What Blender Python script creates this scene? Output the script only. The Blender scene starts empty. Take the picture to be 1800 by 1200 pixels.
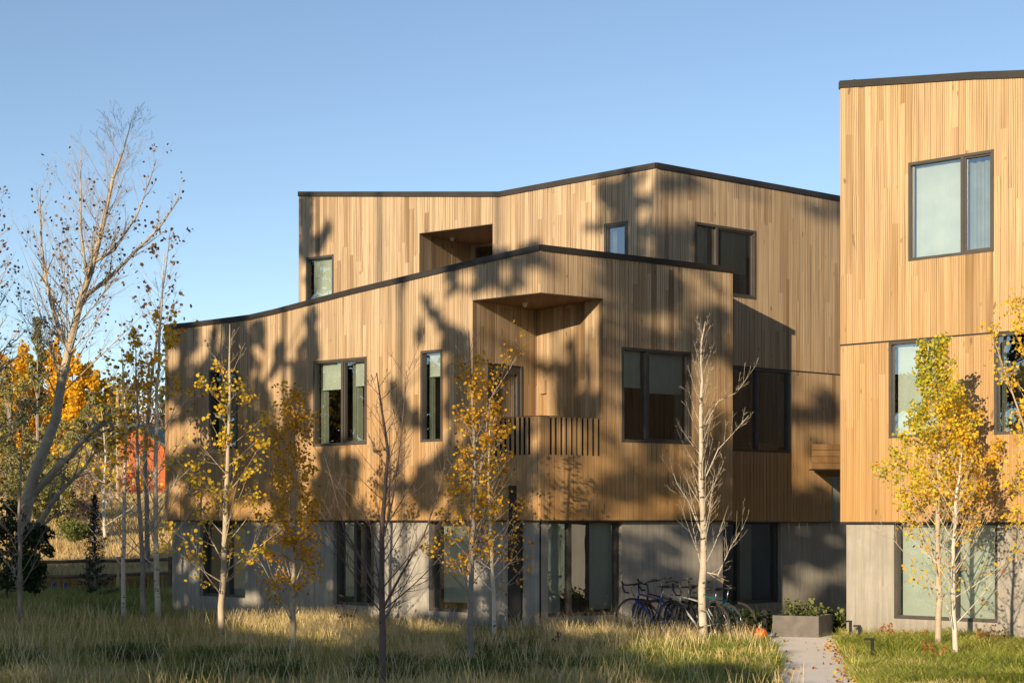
import bpy, bmesh, math, random
import numpy as np
from mathutils import Vector
R_ = math.radians
sc = bpy.context.scene
COL = sc.collection

# ---------------------------------------------------------------- camera, sky, sun, exposure
F, CX, HY, EZ = 2850.0, 900.0, 915.0, 2.1          # focal length and horizon of the photograph in its pixels, eye height
cam = bpy.data.cameras.new('camera'); camo = bpy.data.objects.new('camera', cam); COL.objects.link(camo)
camo.location = (0, 0, EZ); camo.rotation_euler = (R_(90), 0, 0)
cam.sensor_width = 36; cam.lens = F/1800*36; cam.shift_y = (HY-600)/1800; cam.clip_end = 3000; cam.clip_start = .1
sc.camera = camo
SUN_AZ, SUN_EL = 29.5, 14.2                          # light travels towards +Y and to the right
ce = math.cos(R_(SUN_EL))
L = np.array([math.sin(R_(SUN_AZ))*ce, math.cos(R_(SUN_AZ))*ce, -math.sin(R_(SUN_EL))])
w = bpy.data.worlds.new('World'); sc.world = w; w.use_nodes = True
nt = w.node_tree; bg = nt.nodes['Background']
sky = nt.nodes.new('ShaderNodeTexSky'); sky.sky_type = 'NISHITA'; sky.sun_disc = False
sky.sun_elevation = R_(SUN_EL); sky.sun_rotation = R_(180+SUN_AZ); sky.altitude = 2400
sky.air_density = 1.0; sky.dust_density = .3; sky.ozone_density = 1.0
nt.links.new(sky.outputs[0], bg.inputs[0]); bg.inputs[1].default_value = .12
sl = bpy.data.lights.new('sun', 'SUN'); so = bpy.data.objects.new('sun', sl); COL.objects.link(so)
sl.energy = 5.0; sl.angle = R_(.48); sl.color = (1.0, .80, .54)
so.rotation_euler = Vector(L).to_track_quat('-Z', 'Y').to_euler(); so.location = (-20, -20, 30)
sc.view_settings.view_transform = 'Standard'; sc.view_settings.look = 'None'
sc.view_settings.exposure = 0.5; sc.view_settings.gamma = 1; sc.view_settings.use_curve_mapping = False

# ---------------------------------------------------------------- helpers
def at(px, py, D):                                   # a point of the place from its direction and distance
    return np.array([(px-CX)*D/F, D, EZ+(HY-py)*D/F])
def gnd(px, py):                                     # the ground point seen there
    D = EZ*F/(py-HY); return np.array([(px-CX)*D/F, D, 0.0])

def link(o, parent=None, **kw):
    COL.objects.link(o)
    if parent is not None: o.parent = parent
    for k, v in kw.items():
        if v is not None: o[k] = v
    return o
def empty(name, loc=(0, 0, 0), label=None, cat=None, group=None, kind=None):
    o = bpy.data.objects.new(name, None); o.location = loc; o.empty_display_size = .2
    return link(o, None, label=label, category=cat, group=group, kind=kind)

class Acc:
    """collects polygons, then becomes ONE mesh object"""
    def __init__(s): s.v = []; s.f = []; s.uv = []; s.t = []; s.m = []
    def poly(s, pts, uv=None, t=0., m=0):
        b = len(s.v); s.v.extend([tuple(p) for p in pts]); s.f.append(tuple(range(b, b+len(pts))))
        s.uv.extend(uv if uv else [(p[0]+p[1], p[2]) for p in pts]); s.t.append(t); s.m.append(m)
    def box(s, o, a, b, c, t=0., m=0):               # corner + three edge vectors
        o, a, b, c = map(np.array, (o, a, b, c))
        P = lambda i, j, k: o+a*i+b*j+c*k
        for q in (((0,0,0),(0,1,0),(1,1,0),(1,0,0)), ((0,0,1),(1,0,1),(1,1,1),(0,1,1)), ((0,0,0),(1,0,0),(1,0,1),(0,0,1)),
                  ((0,1,0),(0,1,1),(1,1,1),(1,1,0)), ((0,0,0),(0,0,1),(0,1,1),(0,1,0)), ((1,0,0),(1,1,0),(1,1,1),(1,0,1))):
            s.poly([P(*k) for k in q], t=t, m=m)
    def tube(s, pts, rad, n=6, t=0., m=0, cap=True):
        pts = [np.array(p, float) for p in pts]; k = len(pts)
        if not hasattr(rad, '__len__'): rad = [rad]*k
        b = len(s.v); ref = np.array([.31, .17, .93])
        for i in range(k):
            d = pts[min(i+1, k-1)]-pts[max(i-1, 0)]; d = d/(np.linalg.norm(d)+1e-9)
            if abs(d@ref) > .97: ref = np.array([.9, .3, .1])
            a = np.cross(d, ref); a /= np.linalg.norm(a); c = np.cross(d, a)
            for j in range(n):
                th = 2*math.pi*j/n; s.v.append(tuple(pts[i]+(a*math.cos(th)+c*math.sin(th))*rad[i]))
        for i in range(k-1):
            for j in range(n):
                j2 = (j+1) % n
                s.f.append((b+i*n+j, b+i*n+j2, b+(i+1)*n+j2, b+(i+1)*n+j)); s.uv.extend([(j/n, i/k)]*4); s.t.append(t); s.m.append(m)
        if cap:
            s.f.append(tuple(b+(k-1)*n+j for j in range(n))); s.uv.extend([(0, 1)]*n); s.t.append(t); s.m.append(m)
            s.f.append(tuple(b+j for j in reversed(range(n)))); s.uv.extend([(0, 0)]*n); s.t.append(t); s.m.append(m)
    def build(s, name, mats, parent=None, smooth=False, origin=None, **kw):
        me = bpy.data.meshes.new(name)
        off = np.array(origin if origin is not None else (0, 0, 0), float)
        V = np.array(s.v, float)-off
        me.from_pydata(V.tolist(), [], s.f)
        uvl = me.uv_layers.new(name='UVMap'); uvl.data.foreach_set('uv', np.array(s.uv, float).ravel())
        at_ = me.attributes.new('tint', 'FLOAT', 'FACE'); at_.data.foreach_set('value', np.array(s.t, float))
        for m in (mats if isinstance(mats, (list, tuple)) else [mats]): me.materials.append(m)
        me.polygons.foreach_set('material_index', s.m)
        if smooth: me.polygons.foreach_set('use_smooth', [True]*len(s.f))
        me.update()
        o = bpy.data.objects.new(name, me)
        if parent is None and origin is not None: o.location = tuple(off)
        elif parent is not None and origin is not None: o.location = tuple(off-np.array(parent.location))
        elif parent is not None: o.location = tuple(-np.array(parent.location))
        return link(o, parent, **kw)

def np_mesh(name, V, loops, starts, tint, mat, parent=None, origin=None, **kw):   # large meshes
    off = np.array(origin if origin is not None else (0, 0, 0), float)
    me = bpy.data.meshes.new(name)
    me.vertices.add(len(V)); me.vertices.foreach_set('co', (V-off).astype(np.float32).ravel())
    me.loops.add(len(loops)); me.loops.foreach_set('vertex_index', loops.astype(np.int32))
    me.polygons.add(len(starts)); me.polygons.foreach_set('loop_start', starts.astype(np.int32))
    at_ = me.attributes.new('tint', 'FLOAT', 'FACE'); at_.data.foreach_set('value', tint.astype(np.float32))
    me.materials.append(mat); me.update(calc_edges=True)
    o = bpy.data.objects.new(name, me)
    if parent is None: o.location = tuple(off)
    else: o.location = tuple(off-np.array(parent.location))
    return link(o, parent, **kw)

def leaves(name, P, size, tint, mat, parent=None, origin=None, rng=None, sides=5, aspect=1.0, nrm=None, **kw):
    """one small faceted leaf at every point of P, as one mesh"""
    n = len(P); rng = rng or np.random.default_rng(1)
    a = rng.normal(size=(n, 3)); a /= np.linalg.norm(a, axis=1)[:, None]
    b = rng.normal(size=(n, 3)); b -= (b*a).sum(1)[:, None]*a; b /= np.linalg.norm(b, axis=1)[:, None]
    s = (size*rng.uniform(.7, 1.25, n) if np.isscalar(size) else size)[:, None]*.5
    V = np.empty((n, sides, 3))
    for k in range(sides):
        th = 2*math.pi*k/sides; V[:, k] = P+a*s*math.cos(th)*aspect+b*s*math.sin(th)
    V = V.reshape(-1, 3); loops = np.arange(n*sides); starts = np.arange(n)*sides
    return np_mesh(name, V, loops, starts, tint, mat, parent, origin, **kw)

# ---------------------------------------------------------------- materials
def mat(name, base=(.5, .5, .5), rough=.6, metal=0., spec=.4):
    m = bpy.data.materials.new(name); m.use_nodes = True
    b = m.node_tree.nodes['Principled BSDF']
    b.inputs['Base Color'].default_value = (*base, 1); b.inputs['Roughness'].default_value = rough
    b.inputs['Metallic'].default_value = metal; b.inputs['Specular IOR Level'].default_value = spec
    return m
class N:
    def __init__(s, m): s.t = m.node_tree; s.b = s.t.nodes['Principled BSDF']
    def new(s, ty, **kw):
        n = s.t.nodes.new(ty)
        for k, v in kw.items(): setattr(n, k, v)
        return n
    def ln(s, a, b): s.t.links.new(a, b)
    def noise(s, vec, scale=5, detail=3, rough=.55, dist=0.):
        n = s.new('ShaderNodeTexNoise'); n.inputs['Scale'].default_value = scale; n.inputs['Detail'].default_value = detail
        n.inputs['Roughness'].default_value = rough; n.inputs['Distortion'].default_value = dist
        if vec: s.ln(vec, n.inputs['Vector'])
        return n.outputs['Fac']
    def ramp(s, fac, stops):
        n = s.new('ShaderNodeValToRGB'); e = n.color_ramp.elements
        while len(e) < len(stops): e.new(.5)
        for i, (p, c) in enumerate(stops):
            e[i].position = p; e[i].color = (*c, 1) if len(c) == 3 else c
        s.ln(fac, n.inputs[0]); return n.outputs[0]
    def mix(s, fac, a, b, mode='MIX'):
        n = s.new('ShaderNodeMix', data_type='RGBA', blend_type=mode)
        if isinstance(fac, (int, float)): n.inputs[0].default_value = fac
        else: s.ln(fac, n.inputs[0])
        for k, x in ((6, a), (7, b)):
            if isinstance(x, tuple): n.inputs[k].default_value = (*x, 1)
            else: s.ln(x, n.inputs[k])
        return n.outputs[2]
    def math(s, op, a, b=0., clamp=False):
        n = s.new('ShaderNodeMath', operation=op, use_clamp=clamp)
        for k, x in ((0, a), (1, b)):
            if isinstance(x, (int, float)): n.inputs[k].default_value = x
            else: s.ln(x, n.inputs[k])
        return n.outputs[0]
    def maprange(s, v, a, b, c=0., d=1.):
        n = s.new('ShaderNodeMapRange'); s.ln(v, n.inputs[0])
        for k, x in zip((1, 2, 3, 4), (a, b, c, d)): n.inputs[k].default_value = x
        return n.outputs[0]
    def attr(s, name='tint'):
        return s.new('ShaderNodeAttribute', attribute_name=name).outputs['Fac']
    def uvw(s, sx, sy, t=None, k=50.):               # stretched UV with the board number as third axis
        uv = s.new('ShaderNodeUVMap').outputs[0]; sp = s.new('ShaderNodeSeparateXYZ'); s.ln(uv, sp.inputs[0])
        cb = s.new('ShaderNodeCombineXYZ')
        s.ln(s.math('MULTIPLY', sp.outputs[0], sx), cb.inputs[0]); s.ln(s.math('MULTIPLY', sp.outputs[1], sy), cb.inputs[1])
        if t is not None: s.ln(s.math('MULTIPLY', t, k), cb.inputs[2])
        return cb.outputs[0], sp.outputs[0], sp.outputs[1]
    def bump(s, h, strength=.3, dist=.01):
        n = s.new('ShaderNodeBump'); n.inputs['Strength'].default_value = strength; n.inputs['Distance'].default_value = dist
        s.ln(h, n.inputs['Height']); s.ln(n.outputs[0], s.b.inputs['Normal'])

def wood_mat(name, pale, mid, dark, orange, zlo, zhi, topz=None, strength=1.):
    """vertical boards: every board its own tone, long grain, cathedral figure, honey-coloured where the rain does not reach"""
    m = mat(name, rough=.62, spec=.25); n = N(m); t = n.attr()
    v, u, z = n.uvw(1, 1, t, 37.)
    tone = n.ramp(t, [(0, dark), (.25, mid), (.75, pale), (1, tuple(min(1, c*1.12) for c in pale))])
    v2, _, _ = n.uvw(22, .8, t, 91.)
    g = n.noise(v2, 1., 4, .65, .4)
    v3, _, _ = n.uvw(9, .55, t, 53.)
    w = n.new('ShaderNodeTexWave', wave_type='BANDS', bands_direction='X'); n.ln(v3, w.inputs[0])
    w.inputs['Scale'].default_value = .9; w.inputs['Distortion'].default_value = 7; w.inputs['Detail'].default_value = 1.5
    w.inputs['Detail Scale'].default_value = .8
    fig = n.math('ADD', n.math('MULTIPLY', g, .6), n.math('MULTIPLY', w.outputs['Fac'], .4))
    c = n.mix(n.maprange(fig, .30, .62, .0, 1.), n.mix(.80*strength, tone, dark, 'MIX'), tone)
    v6, _, _ = n.uvw(9, .3, t, 17.); st_ = n.noise(v6, 1., 2, .5)
    c = n.mix(n.maprange(st_, .45, .75, 0., .55), c, tuple(min(1, x*1.25) for x in pale))
    # weathering, from the height on the wall and broken up along the boards
    v4, _, _ = n.uvw(5, .7, t, 11.)
    wn = n.noise(v4, 1., 3, .6)
    zz = n.math('ADD', z, n.math('MULTIPLY', n.math('SUBTRACT', wn, .5), 2.2))
    of = n.maprange(zz, zlo, zhi+1., 1., 0.)
    c = n.mix(n.math('MULTIPLY', of, .92), c, n.mix(.75, c, orange, 'MIX'))
    v5, _, _ = n.uvw(1.2, .5); sn = n.noise(v5, 1., 4, .6)
    c = n.mix(n.maprange(sn, .5, .8, 0., .35), c, (.33, .26, .19))
    v7, _, _ = n.uvw(3.2, .22); sk = n.noise(v7, 1., 3, .6); c = n.mix(n.maprange(sk, .55, .78, 0., .4), c, dark)
    v8, _, _ = n.uvw(9, 3.2, t, 29.); kn = n.noise(v8, 1., 1, .4); c = n.mix(n.maprange(kn, .74, .80, 0., .7), c, tuple(x*.6 for x in dark))
    n.ln(c, n.b.inputs['Base Color'])
    n.bump(g, .25, .004)
    return m
WOOD = wood_mat('cedar_cladding', (.52, .40, .265), (.385, .27, .16), (.17, .108, .06), (.39, .20, .048), 2.3, 5.0)
WOOD_R = wood_mat('cedar_cladding_near', (.53, .385, .225), (.40, .265, .135), (.21, .13, .062), (.41, .22, .065), 2.0, 6.4)
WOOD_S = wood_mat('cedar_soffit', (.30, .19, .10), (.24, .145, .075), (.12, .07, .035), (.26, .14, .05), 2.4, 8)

def concrete_mat(name, base, dark):
    m = mat(name, rough=.85, spec=.2); n = N(m); t = n.attr()
    v, u, z = n.uvw(14, .9, t, 31.); a = n.noise(v, 1., 4, .6)
    v2, _, _ = n.uvw(1.1, 1.3); b = n.noise(v2, 1.3, 5, .65)
    v3, _, _ = n.uvw(70, 70); pit = n.noise(v3, 1., 2, .5)
    c = n.mix(n.maprange(a, .3, .7), dark, base)
    c = n.mix(n.maprange(b, .38, .68, 0., .6), c, tuple(x*.62 for x in base))
    c = n.mix(n.maprange(t, 0, 1, 0., .22), c, tuple(x*.55 for x in base))
    c = n.mix(n.maprange(z, .0, .5, .45, 0.), c, (.20, .17, .13))
    c = n.mix(n.maprange(pit, .66, .72, 0., .5), c, (.12, .11, .10))
    n.ln(c, n.b.inputs['Base Color']); n.bump(n.math('ADD', a, n.math('MULTIPLY', pit, .3)), .35, .01)
    return m
CONC = concrete_mat('board_formed_concrete', (.42, .395, .35), (.27, .25, .22))
PATHM = mat('path_concrete', rough=.9); n = N(PATHM)
tc = n.new('ShaderNodeTexCoord').outputs['Object']
c = n.mix(n.maprange(n.noise(tc, .9, 5, .6), .3, .7), (.82, .77, .69), (.88, .83, .75))
c = n.mix(n.maprange(n.noise(tc, 60, 2), .55, .75, 0, .35), c, (.36, .34, .32)); n.ln(c, n.b.inputs['Base Color'])
n.bump(n.noise(tc, 40, 3), .3, .01)
def noisy(name, a, b, scale=6, rough=.7, bump=.2, metal=0., spec=.4, lo=.35, hi=.65, obj='Object'):
    m = mat(name, a, rough, metal, spec); n = N(m); tc = n.new('ShaderNodeTexCoord').outputs[obj]
    f = n.noise(tc, scale, 4, .6); n.ln(n.mix(n.maprange(f, lo, hi), a, b), n.b.inputs['Base Color'])
    if bump: n.bump(f, bump, .01)
    return m
METAL = noisy('bronze_aluminium', (.060, .052, .045), (.075, .066, .058), 3, .42, 0)
CAPM = noisy('dark_cap_metal', (.022, .020, .018), (.032, .028, .025), 2, .5, .05)
BLACK = noisy('black_steel', (.012, .012, .013), (.02, .02, .021), 4, .45, .05)
REVEAL = noisy('dark_membrane', (.014, .012, .011), (.022, .019, .017), 4, .8, 0)
ROOM = noisy('room_wall', (.06, .05, .045), (.09, .07, .06), 1, .9, 0)
ROOMR = noisy('room_wall_red', (.16, .065, .04), (.11, .05, .035), 1, .9, 0)
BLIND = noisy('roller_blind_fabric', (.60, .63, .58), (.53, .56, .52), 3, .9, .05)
CURT = noisy('curtain_fabric', (.36, .38, .32), (.28, .30, .25), 3, .9, .05)
PINKM = noisy('pink_bedding', (.75, .42, .36), (.55, .28, .24), 5, .9, .2)
ROOFM = noisy('roof_membrane', (.10, .10, .10), (.14, .135, .13), 2, .9, .05)
WHITE = noisy('white_paint', (.75, .75, .73), (.68, .68, .66), 5, .6, 0)

GLASS = bpy.data.materials.new('window_glass'); GLASS.use_nodes = True
gt = GLASS.node_tree; gt.nodes.clear()
o_ = gt.nodes.new('ShaderNodeOutputMaterial'); mx = gt.nodes.new('ShaderNodeMixShader'); tr = gt.nodes.new('ShaderNodeBsdfTransparent')
gl = gt.nodes.new('ShaderNodeBsdfGlossy'); fr = gt.nodes.new('ShaderNodeFresnel'); ma = gt.nodes.new('ShaderNodeMath'); bp = gt.nodes.new('ShaderNodeBump')
nz = gt.nodes.new('ShaderNodeTexNoise'); tcx = gt.nodes.new('ShaderNodeTexCoord')
tr.inputs[0].default_value = (.80, .86, .84, 1); gl.inputs['Roughness'].default_value = .004; gl.inputs[0].default_value = (.9, .95, 1, 1)
fr.inputs[0].default_value = 1.5; ma.operation = 'MULTIPLY_ADD'; ma.inputs[1].default_value = 1.2; ma.inputs[2].default_value = .21; ma.use_clamp = True
nz.inputs['Scale'].default_value = 1.6; bp.inputs['Strength'].default_value = .08; bp.inputs['Distance'].default_value = .02
gt.links.new(tcx.outputs['Object'], nz.inputs['Vector']); gt.links.new(nz.outputs['Fac'], bp.inputs['Height']); gt.links.new(bp.outputs[0], gl.inputs['Normal'])
gt.links.new(fr.outputs[0], ma.inputs[0]); gt.links.new(ma.outputs[0], mx.inputs[0]); gt.links.new(tr.outputs[0], mx.inputs[1])
gt.links.new(gl.outputs[0], mx.inputs[2]); gt.links.new(mx.outputs[0], o_.inputs[0])

def leaf_mat(name, stops, transl=.45, rough=.55):
    m = mat(name, rough=rough, spec=.3); n = N(m); t = n.attr(); c = n.ramp(t, stops)
    n.ln(c, n.b.inputs['Base Color'])
    tb = n.new('ShaderNodeBsdfTranslucent'); n.ln(c, tb.inputs[0]); ms = n.new('ShaderNodeMixShader'); ms.inputs[0].default_value = transl
    out = [x for x in n.t.nodes if x.type == 'OUTPUT_MATERIAL'][0]
    n.ln(n.b.outputs[0], ms.inputs[1]); n.ln(tb.outputs[0], ms.inputs[2]); n.ln(ms.outputs[0], out.inputs[0])
    return m
# tint 0 brown, .3 orange gold, .6 yellow, .85 yellow green, 1 green
ASPEN = leaf_mat('aspen_leaves', [(0, (.16, .07, .02)), (.2, (.38, .17, .02)), (.4, (.74, .40, .02)), (.62, (.88, .62, .04)), (.8, (.58, .56, .06)), (1, (.20, .27, .035))])
DRYLEAF = leaf_mat('dry_brown_leaves', [(0, (.06, .035, .02)), (.5, (.16, .085, .035)), (1, (.42, .22, .05))], .3)
GREENL = leaf_mat('green_leaves', [(0, (.03, .045, .012)), (.5, (.09, .12, .03)), (1, (.22, .24, .06))], .3)
JUNIP = leaf_mat('juniper_foliage', [(0, (.05, .06, .025)), (.5, (.20, .19, .06)), (1, (.46, .40, .15))], .15)
SPRUCE = leaf_mat('spruce_foliage', [(0, (.012, .02, .012)), (1, (.04, .055, .028))], .1)
GOLDF = leaf_mat('golden_poplar_leaves', [(0, (.60, .34, .02)), (.5, (.86, .54, .03)), (1, (.92, .64, .06))], .4)
BRUSHM = leaf_mat('brush_twigs', [(0, (.12, .07, .05)), (.5, (.26, .17, .11)), (1, (.42, .31, .20))], .1)
GRASSM = leaf_mat('meadow_grass', [(0, (.07, .085, .018)), (.25, (.19, .20, .04)), (.45, (.31, .33, .06)), (.62, (.46, .38, .11)), (.8, (.64, .49, .23)), (1, (.85, .70, .42))], .15, .7)
FIELDM = leaf_mat('golden_field_grass', [(0, (.42, .30, .12)), (.5, (.66, .49, .23)), (1, (.82, .65, .36))], .3, .8)
FESCUE = leaf_mat('fescue_grass', [(0, (.05, .085, .016)), (.4, (.26, .34, .05)), (.75, (.48, .50, .09)), (1, (.70, .60, .24))], .15, .6)
def bark(name, pale, dark, mark, sc_=9, mk=.62):
    m = mat(name, pale, .8, spec=.2); n = N(m); tc = n.new('ShaderNodeTexCoord').outputs['Object']
    mp = n.new('ShaderNodeMapping'); mp.inputs['Scale'].default_value = (1, 1, 2.4); n.ln(tc, mp.inputs[0])
    a = n.noise(tc, 3, 4, .6); b = n.noise(mp.outputs[0], sc_, 3, .6)
    c = n.mix(n.maprange(a, .3, .7), pale, dark); c = n.mix(n.maprange(b, mk, mk+.06), c, mark)
    n.ln(c, n.b.inputs['Base Color']); n.bump(b, .4, .01); return m
BARKW = bark('white_aspen_bark', (.66, .60, .50), (.50, .45, .37), (.06, .05, .045))
BARKT = bark('tan_bark', (.50, .42, .31), (.36, .29, .21), (.10, .07, .05))
BARKC = bark('cream_scarred_bark', (.56, .50, .41), (.38, .33, .26), (.07, .05, .04), 7, .56)
BARKG = bark('grey_bark', (.32, .28, .24), (.22, .19, .17), (.07, .06, .05))
BARKR = bark('reddish_bark', (.16, .115, .10), (.10, .07, .065), (.05, .035, .03))
WOODPOST = noisy('weathered_post', (.20, .13, .08), (.11, .075, .05), 5, .85, .3)
POSTT = noisy('tan_wood_post', (.50, .36, .20), (.38, .26, .14), 5, .85, .3)

# ---------------------------------------------------------------- wall planes, from their corners in plan
def ptD(px, s): D = F/s; return np.array([(px-CX)*D/F, D])
class Wall:
    def __init__(s, a, b):
        s.a = np.array(a, float); d = np.array(b, float)-s.a; s.len = np.linalg.norm(d); s.d = d/s.len
        s.n = np.array([s.d[1], -s.d[0]])             # outwards when a is the left end as seen from outside
    def u(s, px):
        k = (px-CX)/F; return (k*s.a[1]-s.a[0])/(s.d[0]-k*s.d[1])
    def D(s, px): return s.a[1]+s.d[1]*s.u(px)
    def z(s, px, py): return EZ+(HY-py)*s.D(px)/F
    def P(s, u, z, o=0.): q = s.a+s.d*u+s.n*o; return np.array([q[0], q[1], z])
sAL = lambda px: 95-.0269*(950-px)
sBL = lambda px: 85.7-.0201*(1153-px)
A0, A1, A2 = ptD(290, sAL(290)), ptD(950, 95), ptD(1288, 87.2)
B0, B1, B2 = ptD(525, sBL(525)), ptD(1153, 85.7), ptD(1500, 77.1)
R0, R1 = ptD(1477, 97.2), ptD(1800, 105.5)
R2 = R0+(R1-R0)*2.1
WAL, WAR = Wall(A0, A1), Wall(A1, A2)
WBL, WBR = Wall(B0, B1), Wall(B1, B2)
WR = Wall(R0, R2)

rnd = random.Random(5)
def intervals(z0, z1, holes):
    out = [(z0, z1)]
    for a, b in holes:
        nx = []
        for p, q in out:
            if b <= p or a >= q: nx.append((p, q)); continue
            if a > p: nx.append((p, a))
            if b < q: nx.append((b, q))
        out = nx
    return out
def clad(acc, W, u0, u1, z0, ztop, holes, bw=.125, gap=.007, dep=.013, off=0., joints=(), jit=.003, vary=.0, uoff=0.):
    """vertical boards as real strips with open joints; holes are (u0,u1,z0,z1)"""
    cuts = [u0]; x = u0
    while x < u1-.02:
        x += bw*(1+rnd.uniform(-vary, vary)); cuts.append(min(x, u1))
    zt = ztop if callable(ztop) else (lambda u: ztop)
    for i in range(len(cuts)-1):
        a, b = cuts[i], cuts[i+1]
        if b-a < .02: continue
        edges = sorted({a, b, *[h[k] for h in holes for k in (0, 1) if a+.004 < h[k] < b-.004]})
        zs = [z0-1]; q = z0+rnd.uniform(.6, 3.6)
        while q < 11: zs.append(q); q += rnd.uniform(2.2, 4.2)
        for j in joints: zs.append(j)
        zs = sorted(zs); tn = [min(1, max(0, rnd.gauss(.5, .21))) for _ in zs]; dj = [rnd.uniform(0, jit) for _ in zs]
        for e in range(len(edges)-1):
            p, r = edges[e], edges[e+1]; m_ = (p+r)/2
            hh = [(h[2], h[3]) for h in holes if h[0]-1e-4 <= m_ <= h[1]+1e-4]
            ga = gap/2 if e == 0 else 0; gb = gap/2 if e == len(edges)-2 else 0
            top = min(zt(p), zt(r)); 
            for (c, d) in intervals(z0, max(zt(p), zt(r)), hh):
                segs = [c]+[k for k in zs if c+.05 < k < d-.05]+[d]
                for k in range(len(segs)-1):
                    s0, s1 = segs[k], segs[k+1]; idx = max(i_ for i_, v_ in enumerate(zs) if v_ <= s0+1e-6)
                    t = tn[idx]; o = off+dj[idx]
                    last = abs(s1-max(zt(p), zt(r))) < 1e-6
                    ta, tb = (zt(p), zt(r)) if last else (s1, s1)
                    ub = p+ga; uc = r-gb
                    acc.poly([W.P(ub, s0, o), W.P(uc, s0, o), W.P(uc, tb, o), W.P(ub, ta, o)], [(ub+uoff, s0), (uc+uoff, s0), (uc+uoff, tb), (ub+uoff, ta)], t)
                    if ga and gap: acc.poly([W.P(ub, s0, off-dep), W.P(ub, s0, o), W.P(ub, ta, o), W.P(ub, ta, off-dep)], [(ub+uoff, s0)]*4, t)
                    if gb and gap: acc.poly([W.P(uc, s0, o), W.P(uc, s0, off-dep), W.P(uc, tb, off-dep), W.P(uc, tb, o)], [(uc+uoff, s0)]*4, t)
                    if gap and gb:
                        acc.poly([W.P(uc, s0, off-dep), W.P(r+gap/2, s0, off-dep), W.P(r+gap/2, tb, off-dep), W.P(uc, tb, off-dep)], [(uc, s0)]*4, 0, 1)
                    if k == 0: acc.poly([W.P(ub, s0, o), W.P(ub, s0, off-dep), W.P(uc, s0, off-dep), W.P(uc, s0, o)], [(ub, s0)]*4, 0, 1)

def hole(W, pl, pr, pref, yt, yb): return (W.u(pl), W.u(pr), W.z(pref, yb), W.z(pref, yt))

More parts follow.
